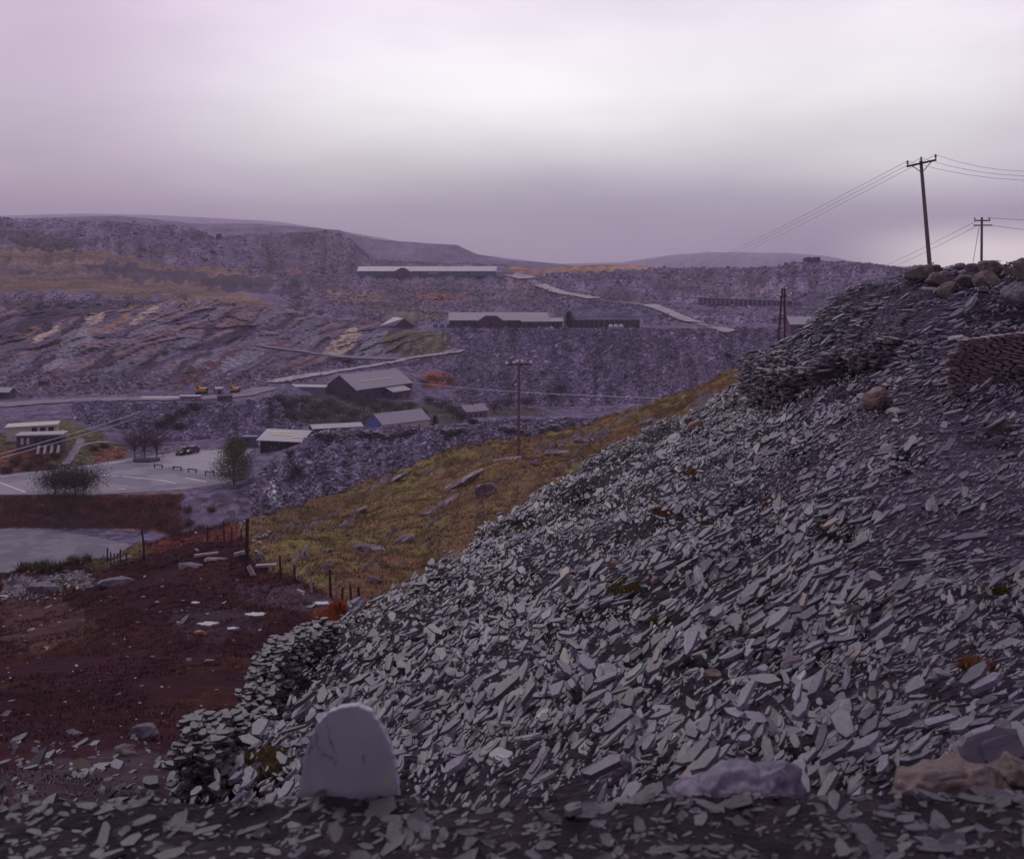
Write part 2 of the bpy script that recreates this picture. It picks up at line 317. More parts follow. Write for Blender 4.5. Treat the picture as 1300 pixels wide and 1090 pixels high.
for (px, row, l, h, c) in [(434,436,30,11,TANR),(444,424,14,7,TANR),(472,437,26,10,PALE),(300,455,36,9,PALE),(320,446,24,6,PALE),(268,458,20,5,PALE),(30,428,32,5,ORG),(55,424,20,3,TANR),(150,405,44,5,ORG),(185,398,26,4,TANR),(118,408,22,6,TANR),
                           (90,440,44,8,PALE),(205,448,32,9,RECESS_SHADE),(52,403,34,10,RECESS_SHADE),(128,458,26,7,RECESS_SHADE),(88,416,30,5,RECESS_SHADE),(10,440,26,14,(0.12,.10,.15)),(255,425,22,6,RECESS_SHADE),(40,468,30,6,RECESS_SHADE),(310,420,30,6,RECESS_SHADE),(520,440,16,5,RECESS_SHADE),(240,462,34,5,RECESS_SHADE),(390,415,32,12,(0.17,0.16,0.22)),(345,402,26,10,(0.17,0.165,0.225)),(225,440,36,7,(0.17,0.16,0.21)),(400,428,14,5,PALE),(20,462,24,8,(.17,.165,.22)),(150,470,40,8,(.15,.14,.19)),(95,425,30,5,(.2,.17,.19)),(180,420,34,6,(.19,.17,.2)),(280,400,24,6,(.19,.17,.2)),(60,375,50,4,(0.13,0.08,0.10)),(30,382,24,3,(0.08,0.055,0.07)),(60,470,40,5,PALE),(330,478,20,6,PALE)]:
    paint(slanted(px, row, l, h), c, 8.9, 13.0, 6 if c != TANR else 2, .85 if c != TANR else 1.0)
hm = (K > 12.2)[..., None]; base = np.where(hm, base*np.clip(1+.75*base_n, .45, 1.7), base); base = np.where(slope_[..., None], base*(1+.75*flu[..., None]), base); FLU = flu*slope_  # fluted slopes: ribs lighter, gullies darker
def grid_mesh(name, P, mat, col, smooth=False, mask=None):
    nr, nc = P.shape[:2]; idx = np.arange(nr*nc).reshape(nr, nc)
    q = np.stack([idx[:-1, :-1], idx[:-1, 1:], idx[1:, 1:], idx[1:, :-1]], -1).reshape(-1, 4)
    if mask is not None: q = q[mask.reshape(-1)]
    return np_mesh(name, P.reshape(-1, 3), q.ravel(), np.full(len(q), 4), mat, col.reshape(-1, 3), smooth), q
# split the sheet in two setting pieces: valley and hills
qk = K[:-1, :-1]
valley, q1 = grid_mesh('ground', XYZ, M_FAR, base, False, qk < 12.5)
hills, q2 = grid_mesh('hills', XYZ, M_FAR, base, True, qk >= 12.5)
tag(valley, kind='structure'); tag(hills, kind='structure')
B_FAR = BVHTree.FromPolygons(XYZ.reshape(-1, 3).tolist(), np.concatenate([q1, q2]).tolist())
def hit(px, row, bvh=None):
    v = W(px, row, 1.0).normalized()
    r = (bvh or B_FAR).ray_cast(Vector((0, 0, 0)), v)
    return r[0], r[1]
def drop(x, y, bvh=None, z0=300):
    r = (bvh or B_FAR).ray_cast(Vector((x, y, z0)), Vector((0, 0, -1)))
    return r[0].z if r[0] else None

# ------------------------------------------------------------------ near ground: thin-plate depth
def tps(pts):
    P = np.array([(p[0]/1000., p[1]/1000.) for p in pts]); v = np.log([p[2] for p in pts]); n = len(P)
    def U(r2): return np.where(r2 > 1e-12, r2*np.log(r2+1e-12), 0)
    A = np.zeros((n+3, n+3)); r2 = ((P[:, None]-P[None])**2).sum(-1); A[:n, :n] = U(r2)+np.eye(n)*2e-4; A[:n, n] = 1; A[:n, n+1:] = P; A[n, :n] = 1; A[n+1:, :n] = P.T
    w = np.linalg.solve(A, np.concatenate([v, [0, 0, 0]]))
    def f(px, row):
        q = np.stack([np.asarray(px)/1000., np.asarray(row)/1000.], -1); r = U(((q[..., None, :]-P)**2).sum(-1))
        return np.exp(r @ w[:n]+w[n]+q @ w[n+1:])
    return f
d_moor = tps([(-300,1250,7),(0,1250,7.5),(300,1250,9),(-300,1000,13),(0,1090,10),(100,1000,13),(200,920,18),(200,850,24),(0,800,37),(-300,800,37),(0,900,20),(100,730,54),(0,737,54),(-300,735,55),(200,760,40),(300,760,38),(310,672,62),(180,698,62),(400,745,38),
 (460,775,32.5),(400,800,30),(340,880,21.5),(300,930,18),(400,640,80),(500,600,88),(600,565,94),(658,577,85),(750,540,98),(850,505,104),(945,467,110),(1100,440,110),(500,700,50),(600,692,46),(560,650,62),(700,614,61),(830,550,77),(945,487,90),(600,800,38),(500,900,26),(800,700,55),(1000,550,80),(1100,500,88)])
d_tip = tps([(480,765,31.5),(440,785,30),(400,802,28),(340,880,20.5),(300,930,17),(250,990,14),(540,735,37),(600,690,44),(650,650,51),(700,612,58),(760,577,66),(830,547,73),(900,507,79),(945,485,81),(970,452,75),(1000,430,70),(1060,380,62),(1150,345,56),(1300,333,51),(1500,325,49),(1700,320,48),
 (650,900,13),(800,1000,8.6),(1000,1000,7.8),(1300,1000,6.4),(500,1000,10.6),(300,1000,13),(1300,700,14.5),(1300,500,28),(1300,400,41),(1600,700,13),(1600,450,34),(1000,700,20.5),(1000,550,40),(1000,500,54),(800,700,25),(800,800,17.5),(650,800,19.5),(500,850,21),(1150,600,23),(760,620,50),(1100,450,50),(900,560,50),(400,900,17.5),(1150,400,48),
 (1000,1250,4.6),(1300,1250,4.0),(1600,1250,3.8),(500,1250,6),(300,1250,7.2),(100,1250,8.5),(160,1090,10.5)])
def patch(name, pxs, bottom, top, nrow, dfun, skirt, mat):
    """grid over (px, row) at depth dfun; beyond the far edge it rolls over by skirt=[(extra depth, fn drop)]"""
    b = np.interp(pxs, [p[0] for p in bottom], [p[1] for p in bottom]); t = np.interp(pxs, [p[0] for p in top], [p[1] for p in top])
    s = np.linspace(0, 1, nrow)[:, None]
    R = b[None]*(1-s)+t[None]*s; Q = pxs[None]+0*R; Dp = dfun(Q, R)
    P = np.stack([Dp*(Q-650)/F, Dp, -Dp*(R-HZ)/F], -1)
    rows = [P]; last = P[-1]
    dirn = np.stack([(pxs-650)/F, np.ones_like(pxs), 0*pxs], -1)
    for sd, dr in skirt:
        e = last+dirn*sd; e = e.copy(); e[:, 2] = last[:, 2]-dr(pxs); rows.append(e[None])
    nsk = len(skirt)
    P = np.concatenate(rows, 0)
    Q = np.concatenate([Q]+[Q[-1:]]*nsk); R = np.concatenate([R]+[R[-1:]]*nsk)
    return P, Q, R
MOOR_TOP = [(-300,738),(0,736),(40,728),(90,716),(140,714),(180,699),(215,688),(250,681),(300,672),(318,664),(340,660),(400,640),(450,620),(500,600),(540,585),(575,570),(600,565),(650,559),(700,552),(740,545),(770,534),(790,525),(850,505),(900,483),(945,467),(975,455),(1100,440)]
TIP_TOP = [(150,1180),(215,1040),(250,995),(300,930),(340,880),(370,835),(400,806),(440,786),(480,766),(540,735),(570,712),(600,690),(650,651),(700,612),(760,577),(800,560),(830,547),(900,507),(940,487),(955,462),(972,452),(1000,432),(1030,405),(1060,382),(1100,363),(1150,347),(1200,341),(1300,336),(1500,326),(1700,320)]
# moor
px_m = np.linspace(-300, 1100, 560)
def dm(f): return lambda px: f+0*px
Pm, Qm, Rm = patch('moor', px_m, [(-300,1300),(300,1300),(420,1000),(520,880),(620,800),(800,720),(1000,600),(1100,560)], MOOR_TOP, 330, d_moor,
    [(1.2, lambda p: .15+0*p), (3, lambda p: .8+0*p), (7, lambda p: 3+0*p), (14, lambda p: 7.5+0*p), (26, lambda p: 15+0*p), (60, lambda p: 27+0*p), (85, lambda p: 34+0*p)], M_MOO)
sc = np.clip(Pm[..., 1], 8, 90)/60
nm = fbm(Pm[..., 0]/3.5, Pm[..., 1]/3.5, s=81, o=5, g=.55)
edge = np.ones(Pm.shape[:2]); 
hum = np.abs(fbm(Pm[..., 0]/1.1, Pm[..., 1]/1.6, s=83, o=3))
Pm[..., 2] += nm*0.45*sc+hum*0.35*np.minimum(sc, 1)
FENCE = [(-300,600),(292,600),(300,668),(314,700),(345,722),(400,748),(440,768),(470,778),(470,790),(380,815),(300,1300),(-300,1300)]
bog = inpoly(Qm, Rm, FENCE, 2)
cm = np.zeros(Pm.shape)
g1 = fbm(Pm[..., 0]/5., Pm[..., 1]/5., s=91, o=4)[..., None]; g2 = fbm(Pm[..., 0]/1.4, Pm[..., 1]/2.2, s=92, o=3)[..., None]
g3 = fbm(Pm[..., 0]/2.2, Pm[..., 1]/3.4, s=93, o=4)[..., None]; kn = np.array((0.172, 0.110, 0.06))*(1+0.35*g1)*np.where(g3 > .15, .62, 1.0); kn = np.where(g2 > 0.22, np.array((0.20, 0.165, 0.065))[None, None], kn); kn = np.where(g1 < -0.28, np.array((0.18, 0.10, 0.06))[None, None], kn)
bg = np.array((0.042, 0.014, 0.020))*(1+0.45*g1); bg = np.where(g2 > 0.3, np.array((0.055, 0.021, 0.02))[None, None], bg)
ur = Qm*.88-Rm*.47; vr = Qm*.47+Rm*.88; rib = fbm(ur/34., vr/5.5, s=95, o=5, g=.6); rk = (rib > .29) & (fbm(Qm/60, Rm/40, s=96, o=2) > -.25)
kn = np.where(rk[..., None], np.array((.15, .12, .135))*(1+.5*g2), kn); Pm[..., 2] += (rk & ~bog)*np.clip((rib-.29)*1.6, 0, .2)
cm[:] = kn; cm[bog] = bg[bog]
def pm(poly, c, f=3, mix=.8):
    m = inpoly(Qm, Rm, poly, f); cm[m] = cm[m]*(1-mix)+np.array(c)*mix
pm([(180,700),(310,670),(312,685),(230,700),(180,712)], (0.16,0.05,0.04)); pm([(100,716),(180,699),(200,706),(120,730)], (0.12,0.10,0.05))
pm([(230,770),(300,768),(340,800),(260,815),(215,800)], (0.065,0.045,0.065), 12, .6); pm([(300,740),(345,745),(330,765),(295,755)], (0.085,0.062,0.09), 9, .6)
pm([(0,740),(110,730),(120,745),(40,755),(0,755)], (0.19,0.17,0.2), 5); pm([(0,975),(150,955),(240,960),(230,1300),(0,1300)], (0.075,0.055,0.075), 8)
pm([(0,745),(80,760),(130,800),(60,830),(0,810)], (0.11,0.06,0.06), 8, .6)
pm([(355,742),(455,766),(440,785),(330,768)], (0.10,0.07,0.095), 5,.7); pm([(395,775),(430,775),(425,810),(400,812)], (0.22,0.07,0.03), 3)
pm([(560,655),(640,600),(720,600),(600,690),(540,700)], (0.15,0.09,0.06), 8, .55)
qb = bog[:-1, :-1]
bogO, qb1 = grid_mesh('moor_ground', Pm, M_MOO, cm, True, qb); knoO, qb2 = grid_mesh('hill', Pm, M_MOO, cm, True, ~qb)
tag(bogO, kind='structure'); tag(knoO, kind='structure')
B_MOOR = BVHTree.FromPolygons(Pm.reshape(-1, 3).tolist(), np.concatenate([qb1, qb2]).tolist())
# tip
px_t = np.linspace(150, 1700, 560)
gent = lambda a, b: (lambda p: np.interp(p, [900, 1000, 1130], [a, a, b]))
Pt, Qt, Rt = patch('tip', px_t, [(150,1400),(1700,1400)], TIP_TOP, 330, d_tip,
    [(.5, gent(.25, .1)), (1.5, gent(1.2, .3)), (3, gent(2.6, .5)), (6, gent(5.5, .8)), (12, gent(9, 1.2)), (30, gent(16, 2.2)), (60, gent(30, 5)), (90, gent(40, 38))], M_TIP)
st = np.clip(Pt[..., 1], 3, 50)/50
Pt[..., 2] += fbm(Pt[..., 0]/3.2, Pt[..., 1]/4.5, s=101, o=5, g=.6)*0.95*st+fbm(Pt[..., 0]/0.8, Pt[..., 1]/1.2, s=103, o=3)*0.16
ct = np.zeros(Pt.shape); ct[:] = np.array((0.028, 0.020, 0.034))+np.clip((Qt-850)/300, 0, 1)[..., None]*np.clip((900-Rt)/300, 0, 1)[..., None]*np.array((0.050, 0.034, 0.056)); t1 = fbm(Pt[..., 0]/3., Pt[..., 1]/4., s=105, o=3)[..., None]; ct *= (1+.3*t1)  # near-black base colour stands in for shade in the gaps between slates
Pt2 = Pt.copy(); Pt2[..., 2] -= np.clip(.012*Pt[..., 1], .05, .22)+.04
tip, qt = grid_mesh('slate_tip_slope', Pt2, M_TIP, ct, False, None); tag(tip, kind='structure')
B_TIP = BVHTree.FromPolygons(Pt.reshape(-1, 3).tolist(), qt.tolist())

# ------------------------------------------------------------------ scattered plates and blocks (numpy)
def plates(P, T, Nn, L, Wd, H, C, name, mat, nside=6, rect=False):
    """flat irregular stones: P centres, T long axis, Nn normal"""
    n = len(P); Bn = np.cross(Nn, T); a = np.linspace(0, 2*np.pi, nside, endpoint=False)[None]+RNG.uniform(-.35, .35, (n, nside))
    r = RNG.uniform(.62, 1.0, (n, nside)) if not rect else RNG.uniform(.9, 1.05, (n, nside)); ex = np.cos(a)*r; ey = np.sin(a)*r
    ex = np.sign(ex)*np.abs(ex)**.8; ey = np.sign(ey)*np.abs(ey)**.5 if rect else ey*(1-RNG.uniform(0, .55, (n, 1))*ex*ex)*(1+RNG.uniform(-.55, .55, (n, 1))*ex)
    sh = RNG.uniform(-.4, .4, (n, 1))*(.2 if rect else 1); ex = ex+ey*sh
    off = T[:, None]*(ex*L[:, None]/2)[..., None]+Bn[:, None]*(ey*Wd[:, None]/2)[..., None]
    wob = Nn[:, None]*(RNG.uniform(-.12, .12, (n, nside))*H[:, None])[..., None]
    top = P[:, None]+off*RNG.uniform(.86, 1, (n, nside, 1))+Nn[:, None]*(H[:, None, None]/2)+wob; bot = P[:, None]+off-Nn[:, None]*(H[:, None, None]/2)
    V = np.concatenate([top, bot], 1).reshape(-1, 3); b = (np.arange(n)*2*nside)[:, None]
    topf = b+np.arange(nside)[None]; i = np.arange(nside); j = (i+1) % nside
    side = np.stack([b+i, b+nside+i, b+nside+j, b+j], -1)  # n, nside, 4
    flat = np.concatenate([topf, side.reshape(n, -1)], 1).ravel(); sizes = np.tile([nside]+[4]*nside, n)
    return np_mesh(name, V, flat, sizes, mat, np.repeat(C, 2*nside, axis=0))
def unit(v): return v/np.linalg.norm(v, axis=-1, keepdims=True)
def sample(P, Q, R, n, wfun, mask=None, rmax=None):
    P0 = P[:-1, :-1]; eu = P[:-1, 1:]-P0; ev_ = P[1:, :-1]-P0; cr = np.cross(eu, ev_); ar = np.linalg.norm(cr, axis=-1)
    w = ar*wfun(P0, Q[:-1, :-1], R[:-1, :-1])
    if mask is not None: w = w*mask[:-1, :-1]
    w = w.ravel(); w = w/w.sum(); k = RNG.choice(len(w), n, p=w)
    a = RNG.random((n, 1)); b = RNG.random((n, 1))
    pos = P0.reshape(-1, 3)[k]+a*eu.reshape(-1, 3)[k]+b*ev_.reshape(-1, 3)[k]
    nn = unit(cr.reshape(-1, 3)[k]); nn *= np.sign(nn[:, 2:3]+1e-9)
    du = eu.reshape(-1, 3)[k]/(Q[:-1, 1:]-Q[:-1, :-1]).ravel()[k][:, None]
    rr = (R[1:, :-1]-R[:-1, :-1]).ravel()[k][:, None]; rr = np.where(np.abs(rr) < 1e-6, -1, rr)
    dv = ev_.reshape(-1, 3)[k]/rr
    return pos, nn, du, dv, Q[:-1, :-1].ravel()[k], R[:-1, :-1].ravel()[k]
def slate_colour(n, px, row, d):
    c = np.zeros((n, 3)); u = RNG.random((n, 1)); c[:] = (0.145, 0.142, 0.180)
    c *= (0.36+0.62*u)*(1+.25*fbm(px/40, row/25, s=331, o=3)[:, None])
    g = RNG.random((n, 1)); c = np.where(g < .25, c*np.array((0.98, 1.06, 1.0)), c); c = np.where(g > .8, c*np.array((1.0, .93, 1.04)), c)
    b = RNG.random((n, 1)); c = np.where(b < .016, np.array((0.20, 0.165, 0.135))*(.6+.6*u), c); c = np.where(b > .997, np.array((.34, .34, .34)), c)
    pur = np.clip((px-820)/330, 0, 1)*np.clip((880-row)/300, 0, 1); pur = pur[:, None]
    return c*(1-pur)+c*np.array((0.74, 0.60, 0.80))*pur
def tipmask(P, Q, R): return np.where((Q > 100) & (Q < 1560), 1, 0)*np.where((R < 1160), 1, 0)
def mkplates(n, name, Lmed, Lsig, wf, lift, tilt, lmax=1.3, lmin=.06, aw=(.2, .5), thick=(.045, .11)):
    pos, nn, du, dv, q, r = sample(Pt, Qt, Rt, n, wf, None)
    d = pos[:, 1]; T = du-dv*0.5*(0.6+0.8*RNG.random((n, 1)))
    T = unit(T); th = RNG.normal(0, .30, (n, 1))+.5*fbm(pos[:, 0]/1.3, pos[:, 1]/2., s=321, o=2)[:, None]; Bq = np.cross(nn, T); T = unit(T*np.cos(th)+Bq*np.sin(th))
    # the plates bed flatter than the slope and dip a little out of it
    fld = np.stack([fbm(pos[:, 0]/1.1, pos[:, 1]/1.6, s=311+i, o=2) for i in range(3)], -1)
    N2 = unit(nn*.10+np.array((-.24, -.06, .86))+fld*np.array((.2,.15,.1))+RNG.normal(0, tilt, (n, 3))); T = unit(T-N2*(T*N2).sum(-1, keepdims=True))
    small = (fbm(pos[:, 0]/2.2, pos[:, 1]/3., s=301, o=3) > .12)|((q > 1080) & (r > 520) & (r < 900) & (fbm(pos[:, 0]/1.5, pos[:, 1]/2., s=302, o=2) > -.25))
    L = np.clip(Lmed*np.exp(RNG.normal(0, Lsig, n))*np.interp(d, [6, 14, 40, 80], [.75, 1., 1.35, 1.7])*np.where(small, .62, 1.08), lmin, np.interp(d, [6, 12, 25, 45], [.38, .58, .85, 1.2]))
    Wd = L*RNG.uniform(*aw, n); H = np.clip(L*RNG.uniform(*thick, n), .012, .09)
    pos = pos+nn*(RNG.uniform(-.4, 1, n)*lift*np.interp(d, [30, 50], [1, .35]))[:, None]*np.clip(L, .1, .5)[:, None]
    return plates(pos, T, N2, L, Wd, H, slate_colour(n, q, r, d), name, M_SLA)
wt = lambda P, Q, R: tipmask(P, Q, R)/np.clip(P[..., 1], 6, 60)**1.0*np.where((Q > 900) & (R < 850), 1.5, 1.0)
deb = mkplates(240000, 'slate_debris', .188, .56, wt, .8, .12); tag(deb, kind='stuff')

mk_ = (inpoly(Qm, Rm, [(-60,955),(150,940),(235,950),(245,1000),(230,1180),(-60,1200)], 6) | inpoly(Qm, Rm, [(0,735),(110,728),(125,745),(60,760),(0,765)], 4)).astype(float)+.012*bog*(Rm < 1000)*(Qm > -50)
pos, nn, du, dv, q, r = sample(Pm, Qm, Rm, 800, lambda P, Q, R: 1/np.clip(P[..., 1], 8, 60)**.8, mk_); n = len(pos); T = unit(du-dv*.2); th = RNG.normal(0, .7, (n, 1)); T = unit(T*np.cos(th)+np.cross(nn, T)*np.sin(th)); N2 = unit(np.array((0, -.15, .8))+RNG.normal(0, .2, (n, 3))); T = unit(T-N2*(T*N2).sum(-1, keepdims=True)); L_ = np.clip(.16*np.exp(RNG.normal(0, .5, n)), .04, .5)*np.interp(pos[:, 1], [15, 50], [1, 2])
tag(plates(pos, T, N2, L_, L_*RNG.uniform(.3, .6, n), np.clip(L_*.12, .008, .05), slate_colour(n, q*0, r, q)*.62, 'bog_debris', M_SLA), kind='stuff')
# blocks for the middle distance
def kscatter(n, name, mask, size, cfun, wexp=1.6, fl=(.25, .6), kindw=None):
    P0, Q0, R0 = XYZ, PX, ROW
    pos, nn, du, dv, q, r = sample(P0, Q0, R0, n, lambda P, Q, R: 1/np.clip(P[..., 1], 60, 1500)**wexp, (mask & norub).astype(float))
    T = unit(du-dv*.5*RNG.random((n, 1))); th = RNG.normal(0, .6, (n, 1)); T = unit(T*np.cos(th)+np.cross(nn, T)*np.sin(th))
    N2 = unit(nn*.5+np.array((0, -.1, .4))+RNG.normal(0, .35, (n, 3))); T = unit(T-N2*(T*N2).sum(-1, keepdims=True))
    d = pos[:, 1]; L = np.clip(size*np.exp(RNG.normal(0, .45, n))*np.interp(d, [180, 400, 900], [1, 1.35, 2.0]), .3, 6)
    return plates(pos+nn*(L*.05)[:, None], T, N2, L, L*RNG.uniform(.4, .9, n), L*RNG.uniform(*fl, n), cfun(n, q, r)*(1+.9*fbm(q/9.+.6*fbm(q/40, r/12, s=2), np.interp(r, [300, 340, 420, 540, 660], [17, 15.5, 11, 7, 2.5])*1.3, s=51, o=4, g=.6)+.35*fbm(pos[:, 0]/22, pos[:, 1]/22, s=68, o=3))[:, None], name, M_RUB, 5)
def rubcol(a, lo=.45, rg=1.0): 
    def f(n, q, r):
        u = RNG.random((n, 1)); c = np.array(a)*(lo+rg*u); b = RNG.random((n, 1)); return np.where(b > .975, c*1.9, c)
    return f
RC = (0.172, 0.142, 0.222)
m_heap = kmask(2.6, 5) & (PX > 318) & (PX < 1000) & ~((K > 4.1) & (PX < 385))
tag(kscatter(42000, 'slate_rubble', m_heap & (K < 4.6), .58, rubcol((0.165, 0.142, 0.205), .25, 1.4), 0), kind='stuff')
m_left = kmask(6.1, 8.0) & (PX > 90) & (PX < 380) & ~inpoly(PX, ROW, [(60,530),(165,545),(165,592),(60,592)])
tag(kscatter(17000, 'heap_rubble', m_left, .55, rubcol(RC), 0), kind='stuff')
m_scr = kmask(7.2, 11.0) & (PX+26*fbm(PX/22, ROW/9, s=67, o=3) > 572) & (PX < 1150)
tag(kscatter(30000, 'scree_rubble', m_scr, .58, rubcol(RC), 0), kind='stuff')
m_far = kmask(12.2, 17.0) & ~inpoly(PX, ROW, [(-900,290),(0,311),(200,328),(345,350),(372,390),(200,380),(0,372),(-900,372)], 9) & ~inpoly(PX, ROW, [(640,340),(720,333),(840,333),(840,341),(740,346),(650,352)])
tag(kscatter(40000, 'hill_rubble', m_far, .72, rubcol((0.158, 0.130, 0.205), .6, .85), 1.0), kind='stuff')
m_qry = kmask(8.9, 9.9) & (PX < 560) & (PX > -300)
tag(kscatter(4500, 'quarry_floor_rubble', m_qry, .6, rubcol((0.16, 0.13, 0.195)), 1.0), kind='stuff')
m_str = inpoly(PX, ROW, [(336,618),(344,616),(352,640),(358,662),(350,664),(342,645)], 1) & kmask(2.6, 4.1)
tag(kscatter(170, 'stream_stones', m_str, .5, rubcol((0.36, 0.38, 0.38)), 0), kind='stuff')
# ------------------------------------------------------------------ camera, sky, sun, air
cam = bpy.data.cameras.new('camera'); co = bpy.data.objects.new('camera', cam); COL.objects.link(co); scene.camera = co
co.rotation_euler = (math.pi/2, 0, 0); cam.sensor_width = 36; cam.lens = 36*F/1300; cam.shift_y = -(545-HZ)/1300
cam.clip_start = 0.1; cam.clip_end = 30000
cam.dof.use_dof = True; cam.dof.focus_distance = 70; cam.dof.aperture_fstop = 4.2
EL, AZ = math.radians(42), math.radians(-28)      # low bright part of the overcast, ahead and slightly to one side
w = bpy.data.worlds.new('World'); scene.world = w; w.use_nodes = True; nt = w.node_tree; N = nt.nodes; L = nt.links
bgn = N['Background']
sky = N.new('ShaderNodeTexSky'); sky.sky_type = 'NISHITA'; sky.sun_disc = False; sky.sun_elevation = EL; sky.sun_rotation = AZ
tc = N.new('ShaderNodeTexCoord'); sx = N.new('ShaderNodeSeparateXYZ'); L.new(tc.outputs['Generated'], sx.inputs[0])
mp = N.new('ShaderNodeMapping'); mp.inputs['Scale'].default_value = (1.3, 1.3, 4.5); L.new(tc.outputs['Generated'], mp.inputs['Vector'])
cn = N.new('ShaderNodeTexNoise'); cn.inputs['Scale'].default_value = 1.6; cn.inputs['Detail'].default_value = 5; cn.inputs['Roughness'].default_value = 0.45; L.new(mp.outputs[0], cn.inputs['Vector'])
def math_(op, a, b):
    n = N.new('ShaderNodeMath'); n.operation = op
    for i, q in enumerate((a, b)):
        if isinstance(q, (int, float)): n.inputs[i].default_value = q
        else: L.new(q, n.inputs[i])
    return n.outputs[0]
zz = math_('ADD', sx.outputs['Z'], math_('MULTIPLY', math_('SUBTRACT', cn.outputs['Fac'], 0.5), 0.15))
rp = N.new('ShaderNodeValToRGB'); L.new(zz, rp.inputs['Fac']); rp.color_ramp.interpolation = 'B_SPLINE'
els = [(0.0, (.27, .235, .315)), (0.03, (.37, .34, .395)), (0.07, (.60, .575, .595)), (0.115, (.81, .785, .785)), (0.16, (.97, .945, .94)), (0.23, (.87, .76, .87)), (0.5, (.72, .65, .74)), (1.0, (.86, .81, .88))]
cr = rp.color_ramp
while len(cr.elements) < len(els): cr.elements.new(0.5)
for e, (p, c) in zip(cr.elements, els): e.position = p; e.color = c+(1,)
# the thin part of the cloud, where the sun stands behind it
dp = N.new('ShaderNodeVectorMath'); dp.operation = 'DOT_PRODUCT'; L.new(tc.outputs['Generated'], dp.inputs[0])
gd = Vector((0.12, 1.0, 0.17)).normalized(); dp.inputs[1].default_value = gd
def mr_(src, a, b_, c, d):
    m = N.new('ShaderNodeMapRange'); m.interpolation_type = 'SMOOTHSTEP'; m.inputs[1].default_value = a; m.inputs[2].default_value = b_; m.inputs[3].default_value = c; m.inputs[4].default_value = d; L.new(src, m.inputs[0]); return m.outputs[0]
glow = math_('ADD', mr_(dp.outputs['Value'], -.7, .95, .42, .66), mr_(dp.outputs['Value'], .86, .99, 0.0, .50))  # broad term dims the sky behind the camera to deepen contrast
tn = N.new('ShaderNodeMixRGB'); tn.inputs['Color1'].default_value = (1.0, .84, 1.03, 1); tn.inputs['Color2'].default_value = (1, 1, .985, 1); L.new(mr_(dp.outputs['Value'], .87, .985, 0, 1), tn.inputs['Fac'])  # purple tint away from the glow stands in for corner vignetting
cm_ = N.new('ShaderNodeTexNoise'); cm_.inputs['Scale'].default_value = 2.4; cm_.inputs['Detail'].default_value = 4; L.new(mp.outputs[0], cm_.inputs['Vector'])
m2 = N.new('ShaderNodeMapRange'); m2.inputs[1].default_value = .3; m2.inputs[2].default_value = .7; m2.inputs[3].default_value = .86; m2.inputs[4].default_value = 1.09; L.new(cm_.outputs['Fac'], m2.inputs[0])
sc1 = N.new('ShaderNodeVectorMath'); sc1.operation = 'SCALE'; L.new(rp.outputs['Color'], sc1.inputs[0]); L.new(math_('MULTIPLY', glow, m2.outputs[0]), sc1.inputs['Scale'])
tm = N.new('ShaderNodeVectorMath'); tm.operation = 'MULTIPLY'; L.new(sc1.outputs[0], tm.inputs[0]); L.new(tn.outputs[0], tm.inputs[1])
sc2 = N.new('ShaderNodeVectorMath'); sc2.operation = 'SCALE'; L.new(sky.outputs[0], sc2.inputs[0]); sc2.inputs['Scale'].default_value = 0.012
ad = N.new('ShaderNodeVectorMath'); ad.operation = 'ADD'; L.new(tm.outputs[0], ad.inputs[0]); L.new(sc2.outputs[0], ad.inputs[1])
def ss(src, a, b_):
    m = N.new('ShaderNodeMapRange'); m.interpolation_type = 'SMOOTHSTEP'; m.inputs[1].default_value = a; m.inputs[2].default_value = b_; L.new(src, m.inputs[0]); return m.outputs[0]
gp = math_('MULTIPLY', ss(sx.outputs['X'], .26, .40), math_('SUBTRACT', 1.0, ss(sx.outputs['Z'], .006, .04)))
gp = math_('MULTIPLY', gp, math_('SUBTRACT', 1.0, ss(sx.outputs['X'], .45, .7)))   # a gap under the cloud edge on the horizon
gs = N.new('ShaderNodeVectorMath'); gs.operation = 'SCALE'; gs.inputs[0].default_value = (1.15, 1.08, .85); L.new(gp, gs.inputs['Scale'])
ad2 = N.new('ShaderNodeVectorMath'); ad2.operation = 'ADD'; L.new(ad.outputs[0], ad2.inputs[0]); L.new(gs.outputs[0], ad2.inputs[1])
L.new(ad2.outputs[0], bgn.inputs['Color']); bgn.inputs['Strength'].default_value = 1.0
sl = bpy.data.lights.new('sun', 'SUN'); sl.energy = 0.95; sl.angle = math.radians(12); sl.color = (1, .96, .93)
so = bpy.data.objects.new('sun', sl); COL.objects.link(so)
sd = Vector((math.sin(AZ)*math.cos(EL), math.cos(AZ)*math.cos(EL), math.sin(EL))); so.rotation_euler = (-sd).to_track_quat('-Z', 'Y').to_euler()
vs = scene.view_settings; vs.view_transform = 'Standard'; vs.look = 'None'; vs.exposure = 0.0; vs.gamma = 1.0; vs.use_curve_mapping = False
scene.cycles.max_bounces = 5; scene.cycles.diffuse_bounces = 2; scene.cycles.glossy_bounces = 2; scene.cycles.transmission_bounces = 2; scene.cycles.volume_bounces = 1; scene.cycles.transparent_max_bounces = 8
scene.cycles.use_denoising = True
hz = bpy.data.materials.new('haze'); hz.use_nodes = True; hn = hz.node_tree; hn.nodes.remove(hn.nodes['Principled BSDF'])
pv = hn.nodes.new('ShaderNodeVolumePrincipled'); pv.inputs['Color'].default_value = (.80, .73, .90, 1); pv.inputs['Density'].default_value = 0.00020; pv.inputs['Anisotropy'].default_value = 0.2
hn.links.new(pv.outputs[0], hn.nodes['Material Output'].inputs['Volume'])
b = MB(); b.box((0, 2750, 80), (16000, 5900, 380)); hazeo = b.build('haze', hz); tag(hazeo, kind='stuff')
